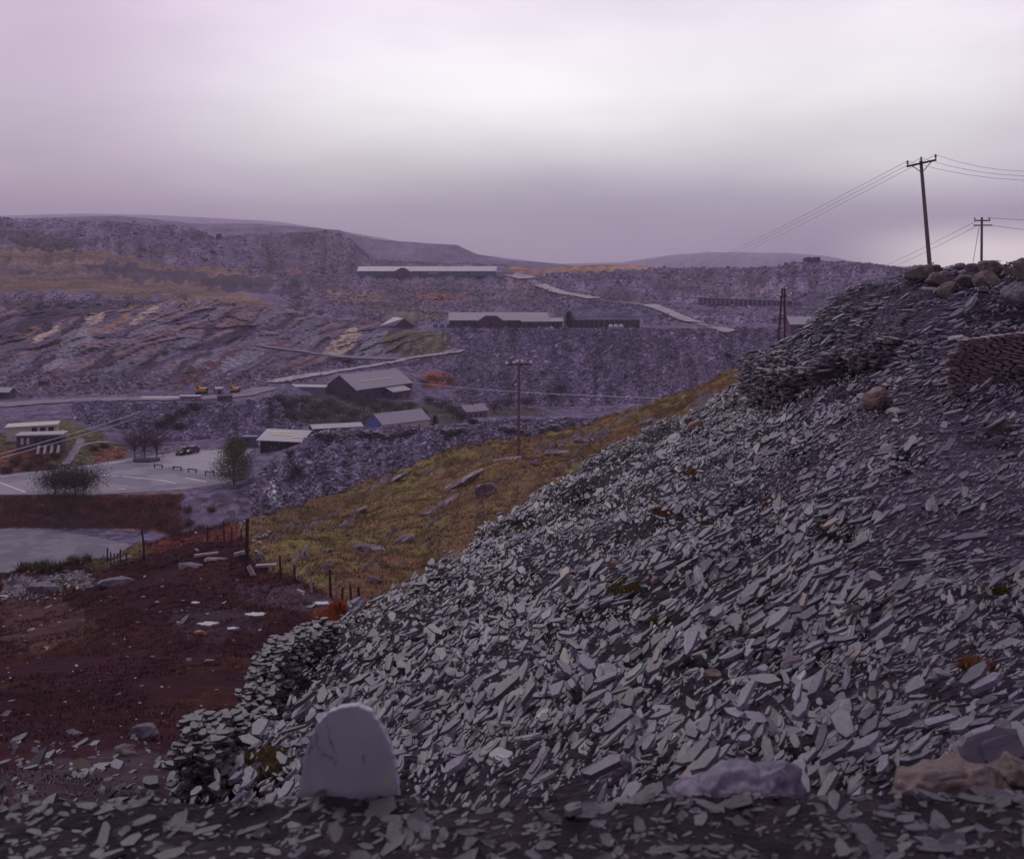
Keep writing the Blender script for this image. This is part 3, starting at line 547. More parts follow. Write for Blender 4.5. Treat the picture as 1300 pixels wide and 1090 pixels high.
# ------------------------------------------------------------------ materials for built things
m_wood = mat_plain('weathered_pole', (0.19, 0.125, 0.145), .85, .35, 2.0, .3, stretch=(8, 8, 1))
m_post = mat_plain('fence_wood', (0.06, 0.04, 0.045), .9, .4, 6, .3)
m_pale = mat_plain('pale_wood', (0.36, 0.33, 0.35), .9, .3, 6, .3)
m_metal = mat_plain('dark_iron', (0.05, 0.035, 0.045), .6, .3, 6, .1)
m_cer = mat_plain('white_porcelain', (0.75, 0.74, 0.7), .25, .05, 3, 0)
m_wire = mat_plain('wire', (0.16, 0.13, 0.16), .5, .1, 3, 0)
m_wirep = mat_plain('pale_wire', (0.5, 0.48, 0.52), .4, .1, 3, 0)
m_roofs = mat_plain('slate_roof', (0.32, 0.30, 0.345), .75, .16, 1.2, .2, stretch=(1, 1, 3))
m_roofl = mat_plain('light_sheet_roof', (0.34, 0.325, 0.36), .6, .12, .8, .2, stretch=(3, .3, 1))
m_roofw = mat_plain('white_sheet_roof', (0.55, 0.53, 0.56), .5, .08, .8, .1)
m_yel = mat_plain('rooflight_yellow', (0.52, 0.47, 0.27), .5, .15, 1, 0)
m_white = mat_plain('white_render', (0.50, 0.46, 0.41), .85, .12, 1, .1)
m_stone = mat_plain('slate_wall', (0.085, 0.058, 0.095), .9, .4, 1.6, .6, stretch=(1, 1, 3))
m_stonel = mat_plain('grey_wall', (0.19, 0.16, 0.215), .9, .3, 1.4, .4)
m_dark = mat_plain('dark_opening', (0.022, 0.016, 0.026), .6, .2, 1, 0)
m_glass = mat_plain('window_glass', (0.03, 0.028, 0.04), .15, .1, 1, 0, spec=.5)
m_bluew = mat_plain('dark_blue_cladding', (0.09, 0.095, 0.165), .7, .15, 1, .1)
m_blue = mat_plain('blue_sheet', (0.10, 0.14, 0.38), .6, .2, 1.5, .1)
m_rust = mat_plain('rust_red', (0.28, 0.06, 0.055), .8, .3, 2, .2)
m_oran = mat_plain('orange_paint', (0.62, 0.27, 0.05), .5, .25, 2, .1)
m_odk = mat_plain('worn_orange', (0.33, 0.14, 0.06), .6, .35, 2, .1)
m_green = mat_plain('green_paint', (0.03, 0.13, 0.11), .6, .2, 2, .1)
m_rub = mat_plain('rubber', (0.025, 0.022, 0.028), .8, .2, 2, .1)
m_tar = mat_plain('worn_tarmac', (0.185, 0.17, 0.215), .9, .22, .25, .1, spots=((0.25, 0.24, 0.275), .12, .5))
m_tar2 = mat_plain('grey_gravel', (0.135, 0.125, 0.165), .9, .16, .15, .1, spots=((0.185, 0.17, 0.20), .35, .5))
m_road = mat_plain('slate_dust_road', (0.33, 0.31, 0.335), .9, .2, .3, .2, spots=((.24, .21, .25), .22, .52))
m_roadd = mat_plain('haul_road_dust', (0.185, 0.158, 0.205), .9, .2, .2, .2, spots=((.13, .10, .145), .18, .55))
m_line = mat_plain('white_paint', (0.62, 0.6, 0.62), .8, .25, .6, 0)
m_brock = mat_plain('brown_rock', (0.135, 0.108, 0.100), .85, .35, 3.5, .9, spots=((0.21, 0.165, 0.155), 5, .56))
m_grock = mat_plain('grey_rock', (0.145, 0.12, 0.15), .85, .35, 3.5, .9, spots=((0.22, 0.20, 0.22), 6, .56))
m_ochr = mat_plain('ochre_rock', (0.24, 0.165, 0.14), .85, .3, 4, .8)
m_prock = mat_plain('purple_rock', (0.125, 0.115, 0.16), .7, .2, 5, .4, spots=((0.17, 0.155, 0.20), 9, .5))
m_knob = mat_plain('lichened_outcrop', (0.16, 0.12, 0.14), .9, .45, 1.5, 1.0, spots=((0.33, 0.28, 0.29), 2.2, .55))
m_whst = mat_plain('pale_stone', (0.42, 0.40, 0.39), .8, .2, 5, .4)
m_trunk = mat_plain('bark', (0.07, 0.05, 0.055), .9, .4, 6, .5, stretch=(1, 1, .3))
m_water = mat_plain('puddle_water', (0.30, 0.32, 0.33), .08, .05, 1, 0, spec=.6)
m_skin = mat_plain('skin', (0.5, 0.32, 0.25), .6, .05, 3, 0)

def label_terrain_sheet(name, poly, z, mat, thick=.06):
    """flat sheet lying on level ground, its outline mapped on the plane"""
    mb = MB(); pts = [W(p, r, -z*F/(r-HZ)) for p, r in poly]; pts = [Vector((q.x, q.y, z+thick)) for q in pts]
    mb.add(pts, [tuple(range(len(pts)))]); mb.add([q-Vector((0, 0, thick+.3)) for q in pts], [])
    n = len(pts); mb.f += [(i, (i+1) % n, n+(i+1) % n, n+i) for i in range(n)]
    return mb.build(name, mat)
def ribbon(name, pts, width, mat, lift=.3, wf=None, k=60):
    """road laid on the land along a line of (px,row) points"""
    P = []
    for i in range(len(pts)-1):
        for t in np.linspace(0, 1, max(3, int(k/len(pts))), endpoint=False): P.append((pts[i][0]*(1-t)+pts[i+1][0]*t, pts[i][1]*(1-t)+pts[i+1][1]*t))
    P.append(pts[-1]); C = [hit(*p)[0] for p in P]; C = [c for c in C if c is not None]
    C = [sum((C[j] for j in range(max(0, i-2), min(len(C), i+3))), Vector())/len(range(max(0, i-2), min(len(C), i+3))) for i in range(len(C))]
    V = []; nc = 5
    for i, c in enumerate(C):
        t = (C[min(i+1, len(C)-1)]-C[max(0, i-1)]); t.z = 0
        if t.length < 1e-6: t = Vector((1, 0, 0))
        t.normalize(); s = Vector((-t.y, t.x, 0)); w_ = width*(1+.25*math.sin(i*1.7)*.5)
        zs = []
        for j in range(nc):
            q = c+s*w_*(j/(nc-1)-.5); z = drop(q.x, q.y); zs.append(z if z is not None else c.z); V.append([q.x, q.y, 0])
        zm = sum(zs)/nc
        for j in range(nc): V[-nc+j][2] = max(zs[j], zm-.2)+lift if True else 0
    mb = MB(); fs = []
    for i in range(len(C)-1):
        for j in range(nc-1): a = i*nc+j; fs.append((a, a+1, a+nc+1, a+nc))
    mb.add([tuple(v) for v in V], fs); return tag(mb.build(name, mat), kind='structure')

# car parks and roads
tag(label_terrain_sheet('car_park', [(-400,628.5),(0,628.2),(60,628),(120,628.2),(180,624.5),(235,621),(262,617.5),(300,611),(318,602),(340,590),(362,578),(372,572.5),(352,571),(330,569),(305,568.5),(262,571),(215,576),(190,579.5),(160,583),(110,591),(60,598),(0,604),(-400,640)][:21]+[(-400,612)], -40, m_tar), kind='structure')
tag(label_terrain_sheet('yard', [(-400,735),(0,735),(120,722),(175,702),(160,689),(110,680),(60,671),(0,667),(-400,665)], -44, m_tar2, .05), kind='structure')
def pl(name, p, q, wd, z=-40, lift=.09):
    a = W(p[0], p[1], -z*F/(p[1]-HZ)); c = W(q[0], q[1], -z*F/(q[1]-HZ)); t = (c-a).normalized(); s = Vector((-t.y, t.x, 0))*wd/2
    mb = MB(); mb.add([Vector((v.x, v.y, z+lift)) for v in (a-s, a+s, c+s, c-s)], [(0, 1, 2, 3)]); return mb
tag(label_terrain_sheet('forecourt', [(160,583.5),(215,577.5),(262,572.5),(305,569.5),(352,572),(371,573.5),(362,578),(345,587),(320,598),(300,601),(262,598),(215,592.5),(180,589)], -40, mat_plain('pale_gravel', (0.32, 0.31, 0.34), .9, .14, .2, .1), .072), kind='structure')
pm_ = MB()
for p, q in [((0,613),(32,625)),((155,605),(205,610)),((205,610),(223,614)),((120,602),(150,605)),((236,607),(262,612)),((95,614),(135,617)),((150,621),(160,621.5)),((60,606),(100,611))]:
    mm = pl('x', p, q, .35); pm_.add(mm.v, mm.f)
tag(pm_.build('parking_lines', m_line), kind='structure')
pm_ = MB()
for p, q, wd in [((0,605.5),(52,599.5),1.6),((52,599.5),(95,594.5),1.2),((110,592.5),(160,585),2.4),((160,585),(205,579),2.8),((205,579),(262,573),2.2)]:
    mm = pl('x', p, q, wd); pm_.add(mm.v, mm.f)
tag(pm_.build('kerb', m_road), kind='structure')
ribbon('road', [(340,487.5),(375,480),(440,470),(500,460.5),(520,455),(560,450),(590,447)], 3.8, m_road, .35)
ribbon('track', [(525,456),(480,456),(430,453),(385,447),(345,442),(322,438)], 3.2, m_roadd, .35)
ribbon('haul_road', [(-60,516),(0,515),(40,512),(90,509),(150,507),(210,507),(260,506),(310,502),(345,490)], 8, m_roadd, .25)
ribbon('terrace_road', [(560,415.5),(640,415.2),(720,415.5),(800,415.5),(870,416)], 4.0, m_roadd, .25)
ribbon('hill_road', [(648,350),(662,353),(672,355)], 13, m_road, .8, k=20)
ribbon('hill_road', [(683,361.5),(700,367.5),(720,374),(735,376.5),(756,380.5)], 8.5, m_road, .8)
ribbon('hill_road', [(822,387.5),(840,394),(858,402),(872,408),(885,411)], 7.5, m_road, .8)
ribbon('hill_road', [(905,415.5),(915,419),(932,423)], 6, m_road, .5, k=20)
ribbon('hill_road', [(671,354.5),(684,362)], 6, m_roadd, .5, k=12); ribbon('hill_road', [(754,380.3),(775,383),(800,385.5),(823,388)], 6, m_roadd, .4, k=24); ribbon('hill_road', [(884,410.5),(895,413),(906,416)], 5.5, m_roadd, .4, k=12)
ribbon('path', [(82,592),(90,580),(99,567),(103,559),(98,556)], 1.6, m_roadd, .12, k=30)
ribbon('path', [(97,569),(110,564),(125,561.5),(142,561)], .8, m_road, .12, k=30)
ribbon('path', [(0,536),(-30,538)], 1.5, m_roadd, .12, k=10)

# ------------------------------------------------------------------ poles and wires
def insulator(mb, p, r=.07, h=.22):
    p = Vector(p); mb.tube(p, p+Vector((0, 0, h*.3)), r*.35, r*.35, 6); mb.tube(p+Vector((0, 0, h*.3)), p+Vector((0, 0, h*.55)), r, r*.85, 8); mb.tube(p+Vector((0, 0, h*.6)), p+Vector((0, 0, h)), r*.9, r*.5, 8)
def sag(a, b_, s, n=14):
    a = Vector(a); b_ = Vector(b_); return [a.lerp(b_, t)-Vector((0, 0, 4*s*t*(1-t))) for t in [i/n for i in range(n+1)]]
def wire(name, a, b_, s, r, mat, label, group=None):
    pts = sag(a, b_, s); mb = MB(); mb.path(pts, [r]*len(pts), 5); return tag(mb.build(name, mat), label, 'wire', group)
# 1: big leaning pole
top = W(1169, 204, 75); bot = W(1181, 345, 75); zb = drop(bot.x, bot.y, B_TIP); bot = bot+(bot-top)*max(0, (bot.z-(zb or bot.z)+.4)/(top.z-bot.z))
E = empty('utility_pole', bot, 'tall leaning timber electricity pole with one crossarm and three insulators', 'utility pole')
def rel(p): return Vector(p)-bot
mb = MB(); mb.path([rel(bot), rel(bot.lerp(top, .5)), rel(top)], [.16, .135, .11], 12); mb.build('pole', m_wood, E, smooth=False)
cl_, cr_ = W(1151, 211.5, 75), W(1189, 203, 74.4); ax = (cr_-cl_).normalized()
mb = MB(); qy = ax.to_track_quat('X', 'Z').to_matrix(); mb.box(rel((cl_+cr_)/2), ((cr_-cl_).length, .12, .13), qy); mb.build('crossarm', m_post, E)
jn = bot.lerp(top, .915)
for s_ in (-.62, .62):
    mb = MB(); mb.tube(rel(jn), rel((cl_+cr_)/2+ax*s_+Vector((0, -.05, -.05))), .03, .03, 5); mb.build('brace', m_metal, E)
ins1 = []
for t in (.03, .49, .97):
    p = cl_.lerp(cr_, t)+Vector((0, 0, .06)); mb = MB(); insulator(mb, rel(p)+Vector((0, 0, .0 if t != .49 else .05)), .085, .34); mb.build('insulator', m_metal, E); ins1.append(p+Vector((0, 0, .30)))
farp = [W(745, 345, 640), W(752, 346, 645), W(760, 347.5, 650)]
for i, (a, f_) in enumerate(zip(ins1, farp)):
    wire('power_wire', a, f_, 9, .014, m_wire, ['topmost'+'', 'middle', 'lowest'][2-i]+' of three thin wires falling away to the distant hills', None)
for i, (a, r_) in enumerate(zip(ins1, (229, 223.5, 217.5))):
    e_ = W(1700, r_+75, 66); m_ = W(1300, r_, 73)
    pts = [a.lerp(m_, t)-Vector((0, 0, .25*4*t*(1-t))) for t in (0, .25, .5, .75, 1)]+[m_.lerp(e_, t)-Vector((0, 0, 0.6*4*t*(1-t))) for t in (.33, .66, 1)]
    mb = MB(); mb.path(pts, [.012]*len(pts), 5); tag(mb.build('power_wire', m_wire), ['lowest', 'middle', 'topmost'][i]+' of three wires running out of frame beside the tall leaning pole', 'wire')
# 2: smaller pole with two crossarms and stay
top = W(1246.5, 276, 110); bx = W(1245.5, 345, 110); zb = drop(bx.x, bx.y, B_TIP) or bx.z-2; bot = Vector((bx.x, bx.y, zb-.3))
E = empty('utility_pole', bot, 'small upright power pole with two crossarms and a stay wire behind boulders', 'utility pole')
mb = MB(); mb.tube(Vector(), rel(top), .15, .11, 10); mb.build('pole', m_wood, E)
for r_, l_, r2 in ((280, 1237, 1257), (286, 1236, 1259.5)):
    mb = MB(); mb.box(rel(W((l_+r2)/2, r_, 110)), ((r2-l_)/F*110, .1, .12)); mb.build('crossarm', m_post, E)
for px_ in (1237.5, 1256):
    mb = MB(); insulator(mb, rel(W(px_, 279.5, 110)), .09, .26); mb.build('insulator', m_metal, E)
g_ = W(1226, 345, 108); gz = (drop(g_.x, g_.y, B_TIP) or g_.z)
mb = MB(); mb.tube(rel(Vector((g_.x, g_.y, gz))), rel(W(1243, 288, 110)), .025, .025, 5); mb.build('stay_wire', m_metal, E)
for k_, (a, e_, lb) in enumerate([((1239,281,110),(1020,362,420),'upper faint wire descending behind the tall leaning pole'),((1240,287,110),(1030,364,420),'lower faint wire descending behind the tall leaning pole'),((1253,276.5,110),(1500,274,110),'upper level wire leaving the small double crossarm pole'),((1257,286,110),(1500,300,110),'lower sagging wire leaving the small double crossarm pole')]):
    wire('power_wire', W(*a), W(*e_), .4 if k_ > 1 else 2.5, .02, m_wire, lb)
# 3: pole on the grassy knoll
h_, _ = hit(658, 577, B_MOOR); bot = h_-Vector((0, 0, .3)); d3 = h_.y; top = W(659, 460, d3)
E = empty('utility_pole', bot, 'slim brown pole with white insulators standing on the grassy hill', 'utility pole')
mb = MB(); mb.tube(Vector(), rel(top), .135, .09, 10); mb.build('pole', m_wood, E)
for r_, a_, b_2 in ((462.5, 643, 675), ):
    mb = MB(); mb.box(rel(W((a_+b_2)/2, r_, d3)), ((b_2-a_)/F*d3, .09, .1)); mb.build('crossarm', m_post, E)
for px_, rr in ((643.5, 461), (652.5, 460), (663, 458.5), (674, 459.5)):
    mb = MB(); insulator(mb, rel(W(px_, rr+2.0, d3)), .11, .24); mb.build('insulator', m_cer, E)
# 4: A-frame twin pole beyond the tip
dd = 92; b1 = W(979, 470, dd); b2 = W(999, 470, dd); z1 = drop(b1.x, b1.y, B_MOOR) or -9; bot = Vector(((b1.x+b2.x)/2, dd, min(z1, -8)-.3)); tp = W(994, 361, dd)
E = empty('utility_pole', bot, 'reddish twin legged pole with white insulators rising behind the dark slate edge', 'utility pole')
for q in (W(988, 435, dd), W(996.5, 432, dd)):
    tq = W(993 if q.x < W(992,400,dd).x else 996, 366, dd); dirv = (q-tq).normalized(); e_ = q+dirv*((q.z-bot.z)/max(.1, -dirv.z)); mb = MB(); mb.tube(rel(e_), rel(tq), .10, .085, 8); mb.build('leg', m_rust if False else mat_plain('reddish_pole', (0.13, 0.055, 0.07), .85, .3, 3, .2), E)
mb = MB(); mb.box(rel(W(995, 376, dd)), (15/F*dd, .1, .1)); mb.build('crossarm', m_post, E)
mb = MB(); mb.box(rel(W(992, 404, dd)), (9/F*dd, .08, .08)); mb.build('crossarm', m_post, E)
for px_, rr in ((987.5, 377), (990.5, 374), (1001, 375), (1004, 372), (993, 364), (998, 365), (995.5, 361.5)):
    mb = MB(); insulator(mb, rel(W(px_, rr+2, dd-.08)), .11, .2); mb.build('insulator', m_cer, E)
for r_, nm in ((382.5, 'upper'), (384.5, 'lower')):
    wire('power_wire', W(700, r_+8 if nm == 'upper' else r_+9, 640), W(988, r_-8, dd), 1.5, .012, m_wire, nm+' faint wire crossing the valley to the twin legged pole')
# pale valley cable and its post
pp = hit(525.5, 492)[0]; mb = MB(); mb.tube(pp-Vector((0, 0, .3)), pp+Vector((0, 0, 2.6)), .35, .3, 8); tag(mb.build('cable_post', m_white), 'short pale post standing at the corner of the big grey shed', 'post')
wire('valley_cable', pp+Vector((0, 0, 1.6)), W(985, 508, 150), 1.0, .055, m_wirep, 'thin pale cable stretched level across the dark scree', None)
for k_, (a, e_) in enumerate([((-60,592,170),(215,509.5,287)),((-60,597,172),(228,512,287))]):
    wire('overhead_line', W(*a), W(*e_), .6, .05, m_wirep, ['upper', 'lower'][k_]+' of two pale overhead lines passing over the white roofed toilet block', None)

# ------------------------------------------------------------------ buildings
def gabled(name, label, p0, p1, depth, wall_h, rise, mw, mr, over=.4, extras=None, cat='building'):
    """p0,p1: ends of the front eave line on the ground (3D); depth goes away from the camera"""
    p0 = Vector(p0); p1 = Vector(p1); z = min(p0.z, p1.z)-.6; t = (p1-p0); t.z = 0; Ln = t.length; t.normalize(); n = Vector((-t.y, t.x, 0))
    if n.y < 0: n = -n
    rz = math.atan2(t.y, t.x)
    E = empty(name, Vector((p0.x, p0.y, z)), label, cat, rz=rz)
    h = wall_h+.6
    sgn = 1 if (Vector((-t.y, t.x, 0)).dot(n) > 0) else -1
    mb = MB(); mb.prism([(0, 0, 0), (0, depth*sgn, 0), (0, depth*sgn, h), (0, depth*sgn/2, h+rise), (0, 0, h)], (Ln, 0, 0)); mb.build('wall', mw, E)
    a = .14
    mb = MB(); y0 = -over*sgn; ez = h-rise*over/(depth/2)
    mb.prism([(-over, y0, ez+.03), (-over, depth*sgn/2, h+rise+.03), (-over, depth*sgn+over*sgn, ez+.03), (-over, depth*sgn+over*sgn, ez+.03+a), (-over, depth*sgn/2, h+rise+a+.05), (-over, y0, ez+.03+a)], (Ln+2*over, 0, 0)); mb.build('roof', mr, E)
    return E, Ln, h, sgn
def opening(E, x, z0, w_, h_, mat, name='window', y=-.06, d=.1, frame=None):
    mb = MB(); mb.box((x, y, z0+h_/2), (w_, d, h_)); o = mb.build(name, mat, E)
    return o
def strip(E, x0, x1, f0, f1, depth, h, rise, mat, sgn, name='rooflight'):
    """panel lying on the front roof slope between fractions f0..f1 from eave to ridge"""
    y = lambda f: sgn*depth/2*f; z = lambda f: h+rise*f+.03+.15+.03
    mb = MB(); mb.prism([(x0, y(f0), z(f0)), (x0, y(f1), z(f1)), (x0, y(f1), z(f1)+.05), (x0, y(f0), z(f0)+.05)], (x1-x0, 0, 0)); mb.build(name, mat, E)
def G(px, row): return hit(px, row)[0]
def at_plane(px, row, z): return W(px, row, -z*F/(row-HZ))
# big grey shed in the valley
a = W(453, 512, 312); b_ = W(523, 503, 331)
E, Ln, h, sg = gabled('quarry_shed', 'large grey roofed shed with dark stone gable and a small lean-to', a, b_, 13, 4.1, 3.7, m_stone, m_roofs)
strip(E, 3.5, Ln-6, .42, .48, 13, h, 3.7, m_yel, sg)
for x in (4.2, 8.2, 11.0): opening(E, x, 2.4, .9, 1.0, m_dark)
for y_ in (3.6, 6.5, 9.4): mb = MB(); mb.box((-.06, y_*sg, 2.6), (.1, 1.0, 1.2)); mb.build('window', m_dark, E)
mb = MB(); mb.box((15.2, -1.7*sg, 1.3+.3), (7.5, 3.2, 3.0)); w1 = mb.build('lean_to', m_stone, E)
mb = MB(); mb.prism([(11.2, -3.7*sg, 3.2), (11.2, -.1*sg, 4.4), (11.2, -.1*sg, 4.55), (11.2, -3.7*sg, 3.35)], (8.0, 0, 0)); mb.build('lean_to_roof', m_roofl, w1)
mb = MB(); mb.box((16.2, -3.36*sg, 1.5), (1.8, .08, 2.0)); mb.build('door', m_rust, w1)
mb = MB(); mb.box((12.8, -3.36*sg, 1.9), (.9, .08, .9)); mb.build('window', m_dark, w1)
mb = MB(); mb.tube((.4, -.45*sg, h-.02), (Ln-.4, -.45*sg, h-.08), .09, .09, 5); mb.build('gutter', m_metal, E)
# long pale cabin
a = W(356, 501.5, 318); b_ = W(413, 503, 316)
E, Ln, h, sg = gabled('site_cabin', 'long low pale grey site cabin with one small square window', a, b_, 5, 2.5, .35, m_stonel, m_roofl, .15)
opening(E, Ln*.58, 1.6, .8, .8, m_dark); 
mb = MB(); mb.box((Ln*.16, -.12*sg, 1.7), (4.2, .1, 1.5)); mb.build('blue_panel', m_blue, E)
# portable cabins on the works shelf
for px0, px1, lb in ((229, 236, 'small grey cabin block at the near end of the works row'), (236, 254, 'pale portable cabin with two dark windows in the quarry works')):
    a = W(px0+.2, 513, 283); b_ = W(px1, 512.5, 283.5)
    E, Ln, h, sg = gabled('portable_cabin', lb, a, b_, 2.6, 1.9, .12, m_stonel, m_roofl, .06)
    for f_ in ((.3, .7) if px1 > 240 else (.5,)): opening(E, Ln*f_, 1.5, .75, .5, m_dark)
    if px1 > 240:
        for f_ in (.01, .99): mb = MB(); mb.box((Ln*f_, -.08*sg, 1.5), (.1, .1, 2.3)); mb.build('corner_post', m_rust, E)
# low walls of works buildings (left)
a = W(178, 509, 286); b_ = W(226, 509, 286); E, Ln, h, sg = gabled('works_platform', 'long low concrete works platform with a dark edge', a, b_, 3, .7, .1, m_stonel, m_roofl, .1)
opening(E, Ln*.5, .95, Ln*.8, .25, m_dark, 'edge_gap')
# crusher house
a = W(274, 503, 296); b_ = W(283, 503, 297); E, Ln, h, sg = gabled('works_hut', 'small square grey hut between the two orange excavators', a, b_, 2.4, 2.0, .3, m_stonel, m_roofl, .1); opening(E, Ln*.5, 1.2, .6, 1.2, m_dark, 'door')
a = W(276, 513, 280); b_ = W(295, 512.5, 281); E, Ln, h, sg = gabled('loading_shed', 'dark purple walled loading shed below the excavators', a, b_, 3, 1.9, .3, m_stone, m_stone, .1)
mb = MB(); mb.box((Ln*.82, -.1*sg, 1.4), (1.4, .1, 1.3)); mb.build('door', m_bluew, E)
# open fronted shed beside the car park
a = at_plane(331, 576, -40); b_ = a+Vector((8.6, -2.2, 0))
E, Ln, h, sg = gabled('open_shed', 'open fronted shed with yellow rooflights beside the car park', a, b_, 8.5, 3.0, 1.4, m_stone, m_roofl, .7)
for x0, x1, f0, f1 in ((.8, 5.6, .62, .70), (1.6, 6.6, .40, .48), (Ln-2.4, Ln-.2, .2, .27)): strip(E, x0, x1, f0, f1, 8.5, h, 1.4, m_yel, sg)
opening(E, Ln/2, .6, Ln-.6, 2.7, m_dark, 'bay_shade', y=-.05)  # flat dark panel stands in for the shaded inside of the bay
for i in range(7): mb = MB(); mb.box((.3+i*(Ln-.6)/6, -.5*sg, (h)/2), (.22, .22, h-.3)); mb.build('post', m_post, E)
a = at_plane(318, 569, -40)
mb = MB(); mb.box((0, 0, 1.1), (3.2, 1.6, 2.2)); bo = mb.build('container_body', m_bluew); bo_e = empty('storage_container', Vector((a.x-.6, a.y+2, -40)), 'dark blue storage container by the open fronted shed', 'container'); bo.parent = bo_e
mb = MB(); mb.box((0, 0, 2.26), (3.3, 1.7, .1)); mb.build('lid', m_blue, bo_e); mb = MB(); mb.box((-.4, -.83, 1.0), (.9, .06, 1.8)); mb.build('door', m_dark, bo_e)
# low roofs behind the slate heap
def dropp(px, d): v = W(px, 400, d); return Vector((v.x, v.y, drop(v.x, v.y)))
g = dropp(400, 262); zt = -(541.5-HZ)/F*258
a = Vector((W(398,540,258).x, 258, zt-2.6)); b_ = Vector((W(460,540,262).x, 262, zt-2.6)); E, Ln, h, sg = gabled('flat_roof_store', 'low store with a pale flat roof just behind the heap edge', a, b_, 6, 2.0, .5, m_stone, m_roofl, .3)
opening(E, Ln*.4, 1.2, 2.0, 1.0, m_dark)
a = Vector((W(486,541,252).x, 252, -39.8)); b_ = Vector((W(545,539,262).x, 261, -39.8)); E, Ln, h, sg = gabled('blue_gable_shed', 'grey roofed shed with a blue gable end behind the slate heap', a, b_, 6.5, 2.0, 2.0, m_white, m_roofs, .3)
mb = MB(); mb.prism([(-.06, .15*sg, 0.6), (-.06, 6.35*sg, .6), (-.06, 6.35*sg, h-.1), (-.06, 3.25*sg, h+1.8), (-.06, .15*sg, h-.1)], (-.08, 0, 0)); mb.build('gable_cladding', m_blue, E)
opening(E, Ln*.3, 1.3, 1.2, .8, m_dark)
mb = MB(); q = W(385, 549, 246); mb.box((0, 0, 0), (2.4, 1.2, .5)); mb.box((.2, 0, -.6), (2.0, 1.0, .8)); o = mb.build('white_skip', m_roofw, bevel=.08); o.location = q-Vector((0, 0, .1)); tag(o, 'small bright white skip at the end of the heap', 'skip')
# small white house among bushes
a = W(592, 534, 282); b_ = W(619, 531, 286); E, Ln, h, sg = gabled('cottage', 'small pale cottage with grey roof and red door among bushes', a, b_, 4.5, 2.2, 1.4, m_stonel, m_roofs, .25)
for f_ in (.2, .45, .7): opening(E, Ln*f_, 1.4, .6, .7, m_dark)
opening(E, Ln*.88, .6, .6, 1.7, m_rust, 'door'); mb = MB(); mb.box((Ln*.5, 2.25*sg, h+1.7), (.5, .5, .8)); mb.build('chimney', m_stone, E)
a = W(706, 536, 262); mb = MB(); mb.prism([(-1.4, 0, 0), (2.4, 0, 0), (2.4, 0, .6), (.6, 0, 1.5), (-1.4, 0, 1.4)], (0, 3, 0)); o = mb.build('lean_store', m_roofl); o.location = a-Vector((0, 0, .4)); tag(o, 'little pale tin store at the end of the heap near the grassy hill', 'store')
# visitor block, left
def block(E, x, y, z, dx, dy, dz, mat, name='wall'):
    mb = MB(); mb.box((x+dx/2, y+dy/2, z+dz/2), (dx, dy, dz)); return mb.build(name, mat, E)
g0 = G(12, 556); zb = min(g0.z, G(60, 562).z)-.6
E = empty('toilet_block', Vector((W(8,550,226).x, 226, zb)), 'white walled single storey block with a sloping flat roof and tall dark windows', 'building', rz=math.radians(18))
block(E, 0, 0, 0, 9.6, 5, 3.6, m_white)
mb = MB(); mb.prism([(-.3, -.3, 3.6), (9.9, -.3, 3.6), (9.9, -.3, 3.95), (-.3, -.3, 3.75)], (0, 5.6, 0)); mb.build('roof', m_white, E)
for x in (4.8, 6.4, 8.0): block(E, x, -.06, 1.4, 1.05, .08, 2.0, m_dark, 'window')
E = empty('flat_roof_block', Vector((W(21,560,219).x, 219, zb-.3)), 'dark brick block with grey flat roof in front of the white toilet block', 'building', rz=math.radians(10))
block(E, 0, 0, 0, 8.6, 3.6, 3.3, m_stone); block(E, -.3, -.4, 3.3, 9.2, 4.6, .25, m_roofs, 'roof')
for x in (.8, 1.9): block(E, x, -.07, 1.6, .5, .08, 1.3, m_white, 'white_panel')
for x in (3.3, 4.8, 6.3, 7.5): block(E, x, -.07, 1.8, .9, .08, 1.0, m_dark, 'window')
for i in range(4):
    mb = MB(); mb.prism([(0, 0, 0), (0, -1.4, 0), (0, 0, 1.5)], (.45, 0, 0)); o = mb.build('buttress', m_white, E); o.location = (4.2+i*1.25, -.9, 0)
gb = W(78, 548, 232); mb = MB(); mb.box((0, 0, .7), (1.3, 1.2, 1.4)); mb.box((0, 0, 1.45), (1.4, 1.3, .12)); o = mb.build('green_bin', m_green, bevel=.05); o.location = gb-Vector((0, 0, 1.2)); tag(o, 'dark green bin store beside the white block', 'bin')
# hut at far edge of the frame on the works road
a = W(-14, 506, 288); b_ = W(11, 506, 288); E, Ln, h, sg = gabled('roadside_hut', 'low dark hut with grey roof at the start of the haul road', a, b_, 4, 1.7, .9, m_stone, m_roofs, .3); opening(E, Ln*.6, 1.0, 1.0, .9, m_dark)
